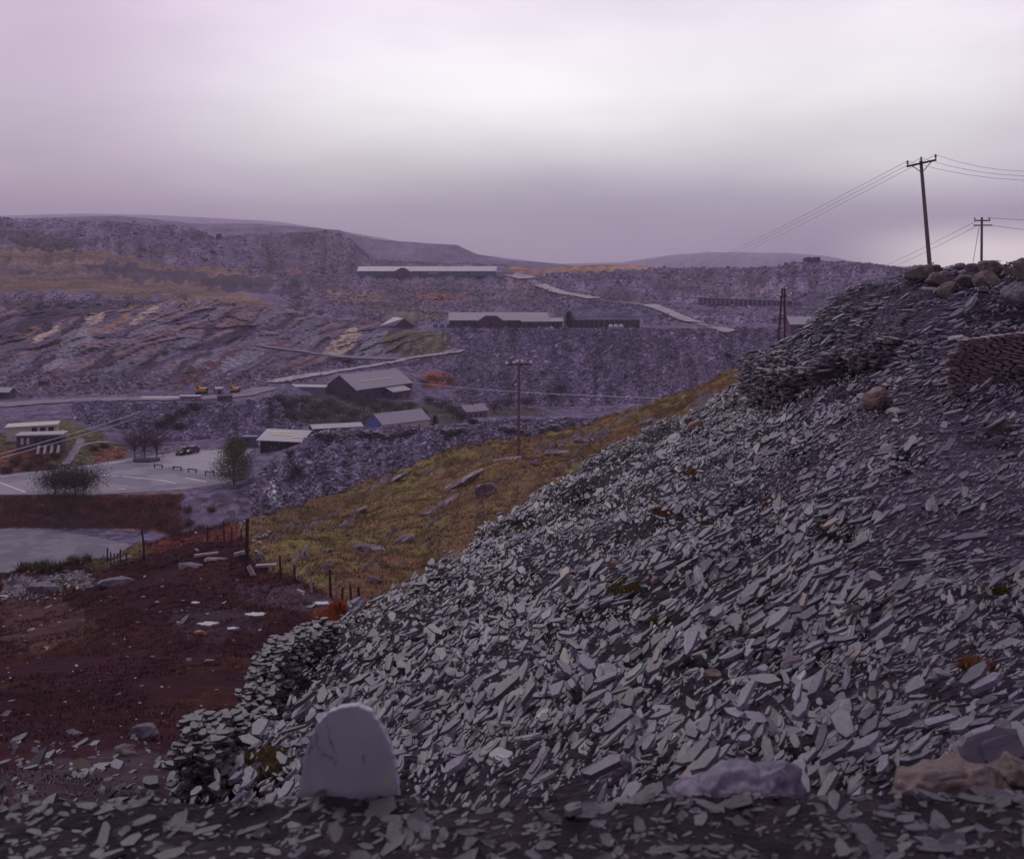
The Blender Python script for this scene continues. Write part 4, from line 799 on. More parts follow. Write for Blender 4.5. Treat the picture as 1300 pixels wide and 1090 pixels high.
# terrace buildings
zt = -24.6
a = W(570, 415, 424); b_ = W(695, 415, 424); E, Ln, h, sg = gabled('slate_mill', 'long slate roofed mill on the terrace with dark wall below', a, b_, 11, 2.6, 2.6, m_stone, m_roofl, .3)
for i in range(9): opening(E, 1.5+i*(Ln-3)/8, 1.4, 1.0, 1.1, m_dark)
E2 = empty('mill_gable', Vector((W(605,415,421).x, 420.5, a.z-.6)), 'dark gabled stone wing projecting from the long slate roofed mill', 'building')
wd = 36/F*421; mb = MB(); mb.prism([(0, 0, 0), (wd, 0, 0), (wd, 0, 2.6), (wd*.68, 0, 4.7), (wd*.32, 0, 4.7), (0, 0, 2.6)], (0, 6, 0)); mb.build('wall', m_stone, E2)
mb = MB(); mb.prism([(-.3, -.2, 2.45), (wd*.31, -.2, 4.8), (wd*.69, -.2, 4.8), (wd+.3, -.2, 2.45), (wd+.3, -.2, 2.6), (wd*.69, -.2, 4.98), (wd*.31, -.2, 4.98), (-.3, -.2, 2.6)], (0, 6.2, 0)); mb.build('roof', m_stone, E2); opening(E2, wd*.5, 1.2, 1.1, 1.2, m_dark)
for px0, px1, lb in ((662, 697, 'pale hipped shed with a bright roof beside the long mill'), (697, 714, 'small pale roofed hut next to the dark terrace tree')):
    a = W(px0, 416, 419); b_ = W(px1, 416, 419); E, Ln, h, sg = gabled('terrace_shed', lb, a, b_, 7, 2.4, 1.8 if px1 < 700 else 1.0, m_stone, m_roofl, .3)
    for f_ in (.3, .7): opening(E, Ln*f_, 1.2, .9, 1.1, m_dark)
q = W(713, 415, 417); mb = MB(); mb.box((0, 0, .8), (.5, .5, .8)); mb.tube((0, 0, 0), (0, 0, .5), .15, .15, 6)
a = W(486, 417, 446); b_ = W(527, 417, 440); E2 = empty('dressing_shed', Vector((a.x, 438, a.z-.8)), 'dark hillside shed with a pale sloping roof above the quarry face', 'building')
wd = 42/F*440; mb = MB(); mb.prism([(wd*.42, 0, 0), (wd, 0, 0), (wd, 0, 2.4), (wd*.7, 0, 5.2), (wd*.42, 0, 2.6)], (0, 7, 0)); mb.build('wall', m_stone, E2)
mb = MB(); mb.prism([(0, 0, 0), (wd*.42, 0, 0), (wd*.42, 0, 2.2), (0, 0, 2.2)], (0, 7, 0)); mb.build('side_wall', m_stone, E2)
mb = MB(); mb.add([(-.4, -.4, 2.3), (wd*.43, -.4, 2.5), (wd*.7, -.4, 5.35), (wd*.35, 7.4, 5.6), (-.4, -.4, 2.1), (wd*.43, -.4, 2.3), (wd*.7, -.4, 5.15), (wd*.35, 7.4, 5.4)], [(0, 1, 2, 3), (7, 6, 5, 4), (0, 4, 5, 1), (1, 5, 6, 2), (2, 6, 7, 3), (3, 7, 4, 0)]); mb.build('roof', m_roofl, E2)
mb = MB(); mb.prism([(wd*.7, -.4, 5.2), (wd+.3, -.4, 2.3), (wd+.3, -.4, 2.5), (wd*.7, -.4, 5.42)], (0, 7.6, 0)); mb.build('rear_roof', m_stone, E2); opening(E2, wd*.2, .6, 2.0, 1.5, m_dark)
for px_ in (553, 561, 570):
    q = W(px_, 415, 426); mb = MB(); mb.box((0, 0, .6), (1.9, 1.2, 1.2)); mb.box((.1, 0, 1.3), (1.2, .9, .3)); o = mb.build('blue_drum_stack', m_blue, bevel=.12); o.location = (q.x, q.y, q.z-.2); tag(o, 'blue wrapped pallet on the terrace in front of the long mill', 'pallet', 'blue pallets before the mill')
# white tanks and the trussed loading frame on the terrace
for i, px_ in enumerate((775.5, 782, 788.5)):
    q = W(px_, 415.5, 413); mb = MB(); n_ = 12
    prof = [(0.0, .05), (.62, .12), (.86, .5), (.92, .85), (.86, 1.2), (.62, 1.6), (.25, 1.78), (.0, 1.8)]
    vs_ = [(r_*math.cos(2*math.pi*j/n_), r_*math.sin(2*math.pi*j/n_), z_) for r_, z_ in prof for j in range(n_)]
    fs_ = [(k_*n_+j, k_*n_+(j+1) % n_, (k_+1)*n_+(j+1) % n_, (k_+1)*n_+j) for k_ in range(len(prof)-1) for j in range(n_)]
    mb.add(vs_, fs_); o = mb.build('white_tank', m_roofw, smooth=True); o.location = (q.x, q.y, drop(q.x, q.y) or q.z); tag(o, ['first', 'middle', 'last'][i]+' of three small round white tanks on the terrace, counted from the tree', 'tank')
q0 = W(722, 416, 424); q1 = W(812, 416, 424); z0_ = drop((q0.x+q1.x)/2, 424) or q0.z; Lr = q1.x-q0.x
E = empty('lattice_shed', Vector((q0.x, 424, z0_)), 'long dark lattice framed loading shed behind the three white tanks', 'structure')
mb = MB(); mb.box((Lr/2, 4, 1.6), (Lr, 6, 3.2)); mb.build('rear_wall', m_stone, E)
for i in range(15):
    x = i*Lr/14; mb = MB(); mb.box((x, .2, 2.0), (.22, .22, 4.6)); mb.build('post', m_stonel, E)
mb = MB()
for i in range(14): x = i*Lr/14; mb.tube((x, .1, 3.2), (x+Lr/14, .1, 4.4), .09, .09, 4)
mb.build('lattice_brace', m_stonel, E)
for z_ in (3.2, 4.3): mb = MB(); mb.box((Lr/2, .2, z_), (Lr, .2, .18)); mb.build('rail', m_stonel, E)
mb = MB(); mb.tube((5, .5, 0), (9, .5, 8.5), .2, .2, 5); mb.tube((-6, .5, -1), (-.5, .5, 8), .22, .22, 5)
# long white shed on the skyline and dark engine house in front
a = W(454, 349.5, 782); b_ = W(630, 349.5, 782); E, Ln, h, sg = gabled('long_white_shed', 'very long low shed with a white roof on the far hillside', a, b_, 14, 3.0, 3.1, m_bluew, m_roofw, .3)
for i in range(24): 
    x = 2.2+i*(Ln-4.4)/23
    if True: strip(E, x-.9, x+.9, .35, .7, 14, h, 3.1, m_line, sg)
for f_ in (.2, .45, .62, .8): opening(E, Ln*f_, 1.2, 1.6, 1.5, m_dark)
mb = MB(); mb.box((Ln*.545, -.3*sg, 2.2), (6.5, .5, .9)); mb.build('door_hood', m_roofl, E)
a = W(631, 349, 780); mb = MB(); mb.box((0, 0, 1.1), (12, 5, 2.2)); mb.box((0, 0, 2.3), (12.5, 5.5, .2)); o = mb.build('shed_annex', m_roofs); o.location = (a.x+6, 784, a.z-.4); tag(o, 'low grey annex at the end of the long white shed', 'building')
a = W(497, 352, 765); E2 = empty('engine_house', Vector((a.x, 765, a.z-.6)), 'dark gabled engine house standing before the long white shed', 'building')
wd = 24/F*765; mb = MB(); mb.prism([(0, 0, 0), (wd, 0, 0), (wd, 0, 3.8), (wd*.7, 0, 6.6), (wd*.5, 0, 6.9), (0, 0, 3.4)], (0, 7, 0)); mb.build('wall', m_stone, E2)
mb = MB(); mb.prism([(-.4, -.3, 3.3), (wd*.5, -.3, 7.0), (wd*.7, -.3, 6.7), (wd+.4, -.3, 3.7), (wd+.4, -.3, 3.95), (wd*.7, -.3, 6.95), (wd*.5, -.3, 7.25), (-.4, -.3, 3.55)], (0, 7.6, 0)); mb.build('roof', mat_plain('purple_roof', (.12, .085, .13), .8, .3, 1, .2), E2); opening(E2, wd*.3, 1.2, 1.4, 1.8, m_dark); opening(E2, wd*.75, 1.2, 1.4, 1.8, m_dark, 'door')
# pale roofed shed just behind the tip edge
a = W(1003, 420, 300); b_ = W(1046, 420, 302); zz_ = drop(a.x, a.y) or a.z; a.z = b_.z = max(zz_, -22)
E, Ln, h, sg = gabled('half_hidden_shed', 'pale roofed shed half hidden behind the dark slate edge by the twin legged pole', W(1004, 421, 380), W(1052, 421, 380), 9, 2.6, 2.2, m_stone, m_roofl, .4); opening(E, 3, 1.2, 1.4, 1.2, m_dark)
# ruins on skyline
def ruin(px0, px1, rowb, rowt, d, label):
    a = W(px0, rowb, d); w_ = (px1-px0)/F*d; h_ = (rowb-rowt)/F*d; E = empty('ruined_hut', Vector((a.x, d, (drop(a.x+w_/2, d) or a.z)-1.0)), label, 'ruin'); h_ += 1.0
    mb = MB(); mb.prism([(0, 0, 0), (w_*.46, 0, 0), (w_*.45, 0, h_*.97), (w_*.3, 0, h_), (w_*.08, 0, h_*.85)], (0, 4, 0)); mb.build('wall', m_stone, E)
    mb = MB(); mb.prism([(w_*.46, .3, 0), (w_, .3, 0), (w_*.98, .3, h_), (w_*.6, .3, h_*.98), (w_*.5, .3, h_*.6)], (0, 3.5, 0)); mb.build('wall', m_stone, E)
    opening(E, w_*.25, 1.2, 1, 1.2, m_dark)
ruin(1020, 1042, 334, 326.5, 640, 'square ruined stone hut on the skyline behind the slate tips')
ruin(274, 280, 302, 295, 828, 'tiny dark stone hut on the skyline between two tips')
for px_, rt, rb, lb in ((465, 300.5, 306, 'first thin chimney stump on the distant ridge'), (469, 302, 307, 'second thin chimney stump on the distant ridge')):
    q = W(px_, rb, 1495); mb = MB(); hh = (rb-rt)/F*1495; mb.tube((0, 0, -3), (0, 0, hh), 1.3, .9, 8); mb.tube((0, 0, hh*.94), (0, 0, hh), 1.2, 1.2, 8); o = mb.build('chimney_stack', m_stone); o.location = q; tag(o, lb, 'chimney')
for px_, w_, lb in ((484, 6, 'larger ruined gable on the distant ridge'), (498, 4, 'smaller ruined gable on the distant ridge')):
    q = W(px_, 308, 1495); s_ = w_/F*1495; mb = MB(); mb.prism([(-s_/2, 0, -3), (s_/2, 0, -3), (s_/2, 0, 2), (0, 0, s_*.65), (-s_/2, 0, 2)], (0, 8, 0)); o = mb.build('ruined_gable', m_stone); o.location = q; tag(o, lb, 'ruin')
# retaining wall with buttress piers on the opposite terrace
a = hit(885, 386)[0]; b_ = hit(1000, 388)[0]; a, b_ = a+Vector((0, -2, 0)), b_+Vector((0, -2, 0)); zw = max(a.z, b_.z); E = empty('retaining_wall', Vector((a.x, a.y, -24)), 'long dark retaining wall with a row of small pale piers across the scree', 'wall', rz=math.atan2(b_.y-a.y, b_.x-a.x)); Lr = (b_-a).length
zc = zw+24+1.0; mb = MB(); mb.box((Lr/2, 1.2, zc-.6), (Lr, 2, 3.4)); mb.build('wall', m_dark if False else m_stone, E)
for i in range(20): mb = MB(); mb.box((1+i*(Lr-2)/19, 0, zc-.5), (1.1, .6, 2.6)); mb.build('pier', m_stonel, E)
mb = MB(); mb.box((Lr/2-6, 1.2, zc+1.25), (Lr+26, 2.4, .3)); mb.build('coping', m_stonel, E)
# inclined plane wall by the engine house
# tanks etc: timber rails round the car park
for i, (px_, row) in enumerate([(201, 594.5), (225, 597), (244, 600), (266, 603.5), (286, 605)]):
    q = at_plane(px_, row, -40); E = empty('timber_barrier', Vector((q.x, q.y, -39.94)), ['first', 'second', 'third', 'fourth', 'fifth'][i]+' low timber barrier from the bare tree in the car park', 'barrier', 'low timber barriers in the car park', rz=math.radians(-24))
    w_ = 2.1; 
    for s_ in (-1, 1): mb = MB(); mb.box((s_*w_*.45, 0, .3), (.16, .16, .6)); mb.build('post', m_post, E)
    mb = MB(); mb.box((0, 0, .62), (w_, .2, .16)); mb.build('rail', m_post, E)
for px_, row, wd, ht, lb, base in ((203.5, 579, 1.5, 1.15, 'white notice board on dark legs beside the bare reddish tree', 0), (226.5, 577.6, 1.3, .8, 'cream notice board behind the small dark blue car', 1)):
    q = at_plane(px_, row, -40); E = empty('notice_board', Vector((q.x, q.y, -39.94)), lb, 'sign')
    for s_ in (-1, 1): mb = MB(); mb.box((s_*wd*.4, .05, .6), (.1, .08, 1.2)); mb.build('leg', m_post, E)
    mb = MB(); mb.box((0, 0, .85+ht/2), (wd, .07, ht)); mb.build('board', m_line if base == 0 else m_yel, E)
# two small cars
def car(px_, row, rz, mat, label):
    q = at_plane(px_, row, -40); E = empty('parked_car', Vector((q.x, q.y, -39.94)), label, 'car', rz=rz)
    mb = MB(); mb.prism([(-2, -.8, .3), (2, -.8, .3), (2.05, -.8, .7), (1.7, -.8, .86), (-1.8, -.8, .9), (-2.05, -.8, .7)], (0, 1.6, 0)); mb.build('body', mat, E, bevel=.06)
    mb = MB(); mb.prism([(-1.5, -.7, .88), (1.0, -.7, .88), (.5, -.7, 1.38), (-1.1, -.7, 1.4)], (0, 1.4, 0)); mb.build('cabin', m_glass, E, bevel=.05)
    mb = MB(); mb.box((-.3, 0, 1.42), (1.6, 1.25, .06)); mb.build('roof', mat, E)
    for sx_ in (-1.25, 1.25):
        for sy_ in (-.78, .78): mb = MB(); mb.tube((sx_, sy_-.1, .32), (sx_, sy_+.1, .32), .32, .32, 12); mb.build('wheel', m_rub, E)
    for sy_ in (-.55, .55): mb = MB(); mb.box((2.05, sy_, .62), (.06, .3, .16)); mb.build('headlight', m_line, E)
car(232.5, 576.4, -1.75, mat_plain('car_blue', (.03, .035, .09), .3, .1, 2, 0), 'small dark blue car parked by the cream notice board'); car(243, 575.2, -1.9, mat_plain('car_red', (.12, .03, .04), .3, .1, 2, 0), 'small dark red car parked beyond the blue one')

# excavators
def excavator(px_, row, d, label, face=1, s=1.0):
    q = W(px_, row, d); z = drop(q.x, q.y) or q.z; E = empty('excavator', Vector((q.x, q.y, z)), label, 'excavator'); f = face
    for y in (-.95, .95):
        mb = MB(); mb.prism([(-1.5, y-.25, .15), (-1.2, y-.25, 0), (1.2, y-.25, 0), (1.5, y-.25, .15), (1.5, y-.25, .5), (1.2, y-.25, .65), (-1.2, y-.25, .65), (-1.5, y-.25, .5)], (0, .5, 0)); mb.build('track', m_rub, E)
    mb = MB(); mb.box((.2*f, 0, 1.25), (2.6, 2.1, .95)); mb.build('body', m_oran, E, bevel=.1)
    mb = MB(); mb.prism([(-.7*f, -.95, 1.0), (-1.3*f, -.95, 1.0), (-1.2*f, -.95, 2.4), (-.5*f, -.95, 2.4)], (0, .9, 0)); c_ = mb.build('cab', m_oran, E)
    mb = MB(); mb.box((-.85*f, -.98, 1.9), (.5, .05, .7)); mb.build('window', m_glass, c_)
    mb = MB(); mb.path([(-.9*f, .2, 1.4), (-2.6*f, .2, 3.6), (-4.2*f, .2, 4.3)], [.24, .28, .2], 5); mb.build('boom', m_odk, E)
    mb = MB(); mb.path([(-4.0*f, .2, 4.5), (-5.6*f, .2, 4.0), (-7.0*f, .2, 2.4)], [.18, .2, .14], 5); mb.build('stick', m_odk, E)
    mb = MB(); mb.prism([(-6.9*f, -.3, 2.5), (-7.5*f, -.3, 2.3), (-7.5*f, -.3, 1.4), (-6.7*f, -.3, 1.1), (-6.5*f, -.3, 1.6)], (0, 1, 0)); mb.build('bucket', m_odk, E)
    mb = MB(); mb.box((1.45*f, 0, 1.2), (.3, 1.9, .8)); mb.build('counterweight', m_rub, E); E.scale = (s,)*3; return E
excavator(256, 502, 297, 'orange excavator with raised rusty arm nearer the portable cabins', 1, .95)
excavator(298, 503, 300, 'orange excavator with folded arm beside the small square hut', 1, .8)
# ------------------------------------------------------------------ people (tiny in the view)
def person(px_, row, label, z=None, coat=(0.05, 0.05, 0.09), rz=0.0, stride=.18, bv=None):
    if z is not None: q = at_plane(px_, row, z); q.z = z+.06
    else: q = hit(px_, row)[0]
    bm = bmesh.new(); J = {'pel': (0, 0, .95), 'ch': (0, 0.02, 1.32), 'nk': (0, 0, 1.5), 'hd': (0, 0, 1.62), 'tp': (0, 0, 1.76),
        'hl': (.1, 0, .9), 'kl': (.11, -stride, .5), 'al': (.11, -stride*.7, .07), 'fl': (.12, -stride*.7-.16, .04), 'hr': (-.1, 0, .9), 'kr': (-.11, stride*.3, .5), 'ar': (-.11, stride*1.1, .09), 'fr': (-.12, stride*1.1-.15, .04),
        'sl': (.2, 0, 1.42), 'el': (.27, .04, 1.14), 'wl': (.28, -.06, .9), 'gl': (.28, -.1, .8), 'sr': (-.2, 0, 1.42), 'er': (-.27, .04, 1.14), 'wr': (-.28, -.06, .9), 'gr': (-.28, -.1, .8)}
    ed = [('pel','ch'),('ch','nk'),('nk','hd'),('hd','tp'),('pel','hl'),('hl','kl'),('kl','al'),('al','fl'),('pel','hr'),('hr','kr'),('kr','ar'),('ar','fr'),('ch','sl'),('sl','el'),('el','wl'),('wl','gl'),('ch','sr'),('sr','er'),('er','wr'),('wr','gr')]
    rad = dict(pel=.15, ch=.16, nk=.06, hd=.10, tp=.07, hl=.1, kl=.07, al=.05, fl=.045, hr=.1, kr=.07, ar=.05, fr=.045, sl=.075, el=.055, wl=.04, gl=.045, sr=.075, er=.055, wr=.04, gr=.045)
    V = {k: bm.verts.new(v) for k, v in J.items()}
    for a, b_ in ed: bm.edges.new((V[a], V[b_]))
    me = bpy.data.meshes.new('person'); bm.to_mesh(me); bm.free(); o = bpy.data.objects.new('person', me); COL.objects.link(o)
    md = o.modifiers.new('skin', 'SKIN'); lay = me.skin_vertices[0] if me.skin_vertices else None
    for i, k in enumerate(J): 
        me.skin_vertices[0].data[i].radius = (rad[k], rad[k]*(.75 if k in ('pel', 'ch') else 1)); me.skin_vertices[0].data[i].use_root = (k == 'pel')
    o.modifiers.new('sub', 'SUBSURF').levels = 1
    dg = bpy.context.evaluated_depsgraph_get(); ev_m = bpy.data.meshes.new_from_object(o.evaluated_get(dg)); o.modifiers.clear(); o.data = ev_m
    for m in (m_skin, mat_plain('coat', coat, .8, .2, 5, 0), mat_plain('trousers', (0.03, 0.03, 0.04), .8, .2, 5, 0)): ev_m.materials.append(m)
    for p in ev_m.polygons:
        z_ = p.center.z; x_ = abs(p.center.x); p.material_index = 0 if z_ > 1.5 or (x_ > .22 and z_ < .88) else (1 if z_ > .9 else 2)
    o.location = q; o.rotation_euler = (0, 0, rz); return tag(o, label, 'person')
person(344, 577.2, 'person in dark coat walking just before the open fronted shed', -40)
person(349.5, 578.2, 'person in blue coat standing between two others near the shed', -40, (.04, .05, .16), 1.2, .05)
person(338.5, 575.2, 'person in dark clothes nearest the open shed posts', -40, (.06, .04, .05), 2.6, .05)
person(501, 461, 'person in dark clothes walking along the pale quarry road', None, (.03, .03, .04), 1.5)
person(528, 453, 'person in dark clothes far up the pale quarry road', None, (.04, .03, .05), 1.2)

# ------------------------------------------------------------------ rocks
def rock(name, c, dims, mat, label, cat='boulder', group=None, seed=0, npts=22, rot=(0, 0, 0), bevel=.05, flat=0.0, sink=.25, sub=True):
    r_ = random.Random(seed); bm = bmesh.new()
    for i in range(npts):
        v = Vector((r_.gauss(0, 1), r_.gauss(0, 1), r_.gauss(0, 1))).normalized(); v = Vector((math.copysign(abs(v.x)**.75, v.x), math.copysign(abs(v.y)**.75, v.y), math.copysign(abs(v.z)**.75, v.z)))
        bm.verts.new((v.x*dims[0]/2, v.y*dims[1]/2, v.z*dims[2]/2))
    res = bmesh.ops.convex_hull(bm, input=list(bm.verts)); bmesh.ops.delete(bm, geom=[g for g in res['geom_unused'] if isinstance(g, bmesh.types.BMVert)], context='VERTS')
    bmesh.ops.dissolve_limit(bm, angle_limit=math.radians(13), verts=bm.verts, edges=bm.edges)
    s_ = min(dims)
    if not sub: bmesh.ops.bevel(bm, geom=list(bm.edges), offset=bevel*s_, segments=2, affect='EDGES', clamp_overlap=True)
    bmesh.ops.triangulate(bm, faces=bm.faces)
    if sub:
        for _ in range(6 if name == 'near_rock' else 4):
            es = [e for e in bm.edges if e.calc_length() > s_*(.05 if name == 'near_rock' else .13)]
            if not es or len(bm.verts) > (12000 if name == 'near_rock' else 3500): break
            bmesh.ops.subdivide_edges(bm, edges=es, cuts=1, use_grid_fill=True); bmesh.ops.triangulate(bm, faces=[f for f in bm.faces if len(f.verts) > 3])
        for _ in range(1): bmesh.ops.smooth_vert(bm, verts=bm.verts, factor=.5, use_axis_x=True, use_axis_y=True, use_axis_z=True)
        co_ = np.array([v.co for v in bm.verts])/s_; o_ = seed*7.3
        dn = fbm(co_[:, 0]*2.2+o_, co_[:, 1]*2.2, co_[:, 2]*2.2, s=seed, o=4)*.07+fbm(co_[:, 0]*6+o_, co_[:, 1]*6, co_[:, 2]*11, s=seed+5, o=3)*.045
        bm.normal_update()
        if name == 'near_rock': dn = dn*1.1+fbm(co_[:, 0]*9, co_[:, 1]*9, co_[:, 2]*16, s=seed+9, o=4, g=.65)*.04-.05*np.clip(.06-np.abs(fbm(co_[:, 0]*1.8, co_[:, 1]*1.8, co_[:, 2]*2.6, s=seed+3, o=3)), 0, .06)/.06
        for v, k in zip(bm.verts, dn): v.co += v.normal*float(k)*s_
    me = bpy.data.meshes.new(name); bm.to_mesh(me); bm.free(); me.materials.append(mat)
    me.polygons.foreach_set('use_smooth', [name == 'near_rock']*len(me.polygons))
    o = bpy.data.objects.new(name, me); COL.objects.link(o); o.location = Vector(c)+Vector((0, 0, dims[2]*(.5-sink))); o.rotation_euler = rot
    return tag(o, label, cat, group)
def rock_px(name, px_, rowb, wpx, hpx, bv, mat, label, cat='boulder', rot=(0, 0, 0), seed=0, dep=.8, **k):
    h_, n_ = hit(px_, rowb-hpx*.15, bv)
    if h_ is None: h_ = W(px_, rowb, 50)
    s_ = h_.y/F; return rock(name, h_, (wpx*s_*1.08, wpx*s_*dep, hpx*s_*1.25), mat, label, cat, seed=seed, rot=rot, **k)
R_ = math.radians
TB = B_TIP
# boulders along the crest
for k_, (px_, rb, w_, h_, mt, ry, lb) in enumerate([
 (1168, 353, 40, 16, m_brock, -8, 'wide flat topped brown boulder at the foot of the tall leaning pole'),
 (1188, 363, 30, 16, m_brock, 5, 'brown boulder lodged beneath the one at the pole foot'),
 (1188, 345, 16, 9, m_brock, 0, 'small brown rock just past the leaning pole on the crest'),
 (1235, 345, 20, 10, m_brock, 0, 'low brown rock on the crest before the small upright pole'),
 (1258, 350, 32, 22, m_brock, 12, 'tallest pointed brown boulder on the crest beside the small pole'),
 (1228, 365, 28, 16, m_brock, 20, 'rounded brown boulder below the pointed crest boulder'),
 (1252, 364, 34, 20, m_brock, -18, 'pale topped wedge shaped boulder under the pointed crest boulder'),
 (1297, 357, 22, 28, m_brock, 0, 'upright brown boulder cut by the edge of the view on the crest'),
 (1290, 392, 36, 32, m_grock, -25, 'large grey slanting boulder below the crest at the frame edge'),
 (1277, 350, 12, 8, m_brock, 0, 'little dark rock in the gap between crest boulders'),
 (1204, 377, 26, 18, m_brock, -20, 'tilted brown block below the crest under the leaning pole'),
 (1218, 340, 14, 7, m_grock, -15, 'sharp thin grey rock on the crest between the poles'),
 (1113, 520, 38, 26, m_ochr, -22, 'large pale ochre boulder alone on the middle slope'),
 (1265, 552, 42, 20, m_brock, -14, 'long red brown boulder below the dry stone wall'),
 (1134, 588, 46, 20, m_grock, -12, 'wide grey brown boulder lying below the pale ochre one'),
 (973, 585, 24, 12, m_ochr, -25, 'reddish ochre stone near the edge of the slope'),
 (1058, 557, 15, 12, m_ochr, 0, 'small yellowish block between the ochre and grey boulders'),
 (1174, 625, 14, 10, m_brock, 0, 'small brown rounded stone in the middle slope'),
 (882, 545, 20, 10, m_ochr, -20, 'small ochre stone high on the slope edge'),
 (832, 742, 12, 11, m_ochr, 0, 'small brown stone beside the mossy patch'),
 (778, 722, 16, 12, m_ochr, 0, 'light brown stone above the mossy patch'),
 (849, 818, 15, 12, m_ochr, -20, 'orange brown round stone in the near slates'),
 (905, 868, 24, 18, m_brock, 0, 'buff brown stone with a dark hole among near slates'),
 (1172, 930, 24, 15, m_brock, 0, 'dark red brown stone near the foot of the view'),
 (1006, 855, 30, 22, m_grock, 0, 'rounded mottled grey boulder in the near slates'),
 (780, 990, 46, 26, m_grock, -25, 'big rounded grey stone at the near foot of the slope')]):
    rock_px('boulder', px_, rb, w_, h_, TB, mt, lb, rot=(0, R_(ry), R_(k_*47 % 30)), seed=k_+3, dep=.85)
# outcrops and stones on the grassy hill
for k_, (px_, rb, w_, h_, ry, lb) in enumerate([
 (618, 632, 30, 26, 0, 'large cracked grey outcrop midway up the grassy hill'),
 (471, 700, 46, 12, 8, 'low humped grey outcrop low on the grassy hill'),
 (513, 690, 32, 14, -30, 'diagonal grey outcrop beside the low humped one'),
 (474, 742, 22, 14, 10, 'triangular purple grey boulder near the fence posts'),
 (412, 722, 17, 9, -15, 'pale rock above the leaning fence posts'),
 (438, 734, 10, 8, 0, 'small grey stone between fence posts and triangular boulder'),
 (567, 640, 44, 8, -32, 'long thin rock ledge slanting up the grassy hill'),
 (588, 612, 60, 8, -28, 'longest bare rock ledge near the hill crest'),
 (500, 610, 50, 6, -30, 'thin rock ledge along the hill edge'),
 (645, 585, 44, 6, -8, 'flat pale rock at the foot of the slim brown pole'),
 (680, 592, 18, 10, 0, 'squarish grey rock downhill from the slim brown pole'),
 (708, 577, 36, 8, 0, 'long low outcrop beyond the slim brown pole'),
 (560, 722, 20, 10, 0, 'flat grey stone where grass meets the slates'),
 (610, 655, 14, 8, 0, 'small stone below the large cracked outcrop'),
 (455, 650, 26, 6, -28, 'narrow ledge of rock on the lower hill edge'),
 (740, 562, 30, 9, -8, 'rounded outcrop high on the hill beside the slates'),
 (820, 537, 20, 7, -18, 'small outcrop near the top of the grassy hill'),
 (540, 655, 22, 9, -20, 'broken outcrop in the middle of the grassy hill'),
 (415, 700, 18, 6, -10, 'half buried stone on the lower grassy hill')]):
    rock_px('rock_outcrop', px_, rb, w_, h_, B_MOOR, m_knob, lb, 'rock', rot=(0, R_(ry), 0), seed=k_+60, dep=.6, sink=.5)
# stones in the bog
for k_, (px_, rb, w_, h_, mt, lb) in enumerate([
 (184, 940, 38, 24, m_grock, 'big square grey boulder at the edge of the brown bog'),
 (160, 960, 30, 18, m_brock, 'brown mottled rock beside the big square boulder'),
 (95, 935, 24, 10, m_grock, 'pale flat rock lying in the dark heather'),
 (330, 712, 12, 10, m_grock, 'grey stone beside the tall gate post'),
 (148, 745, 44, 14, m_grock, 'long pale outcrop at the far edge of the bog'),
 (60, 752, 50, 14, m_grock, 'wide grey outcrop at the far corner of the bog'),
 (240, 722, 34, 8, m_grock, 'flat pale ledge halfway along the bog edge'),
 (275, 712, 30, 5, m_ochr, 'thin long pale slab leading to the gate post')]):
    rock_px('moor_rock', px_, rb, w_, h_, B_MOOR, mt, lb, 'rock', seed=k_+90, dep=.7, sink=.35)
pr = random.Random(5); k_ = 0
spots = [(120,815),(145,818),(285,765),(240,772),(160,835),(40,800),(52,794),(30,815),(60,822),(35,760),(75,790),(48,835),(175,790),(200,765),(215,815),(229,825),(150,882),(192,835),(240,838),(275,876),(135,855),(115,880),(165,910),(236,912),(60,812),(20,795),(25,830),(110,768),(90,775),(255,735),(235,745),(300,752),(330,735),(345,760),(360,770),(290,800),(315,790),(400,762),(385,755),(70,760),(20,745),(128,762),(182,758),(205,745),(350,790),(330,800),(205,872),(225,790)]
for px_, row in spots+[(pr.uniform(0, 330), pr.uniform(750, 960)) for _ in range(90)]:
    h_, n_ = hit(px_, row, B_MOOR)
    if h_ is None: continue
    q = hit(px_, row, B_TIP)[0]
    if q is not None and q.y < h_.y: continue
    s_ = h_.y/F*pr.uniform(3, 9)*(1.5 if k_ < 20 else .8); k_ += 1
    rock('pale_stone', h_, (s_, s_*.7, s_*.35), m_whst if pr.random() < .6 else m_grock, 'small pale stone scattered on the dark brown bog', 'stone', 'pale stones scattered over the bog', seed=k_, npts=10, bevel=.1, sub=False, rot=(0, 0, pr.random()*6))
# stones by the stream gully
for k_, (px_, row) in enumerate([(327,684),(333,682),(338,680),(330,690),(322,688),(334,697),(326,701),(341,677)]):
    h_, n_ = hit(px_, row, B_MOOR)
    if h_: s_ = h_.y/F*8; rock('white_stone', h_, (s_, s_*.8, s_*.6), m_whst, 'white stone in the little heap beyond the tall gate post', 'stone', 'white stones behind the gate post', seed=200+k_, npts=12, bevel=.1, sub=False)
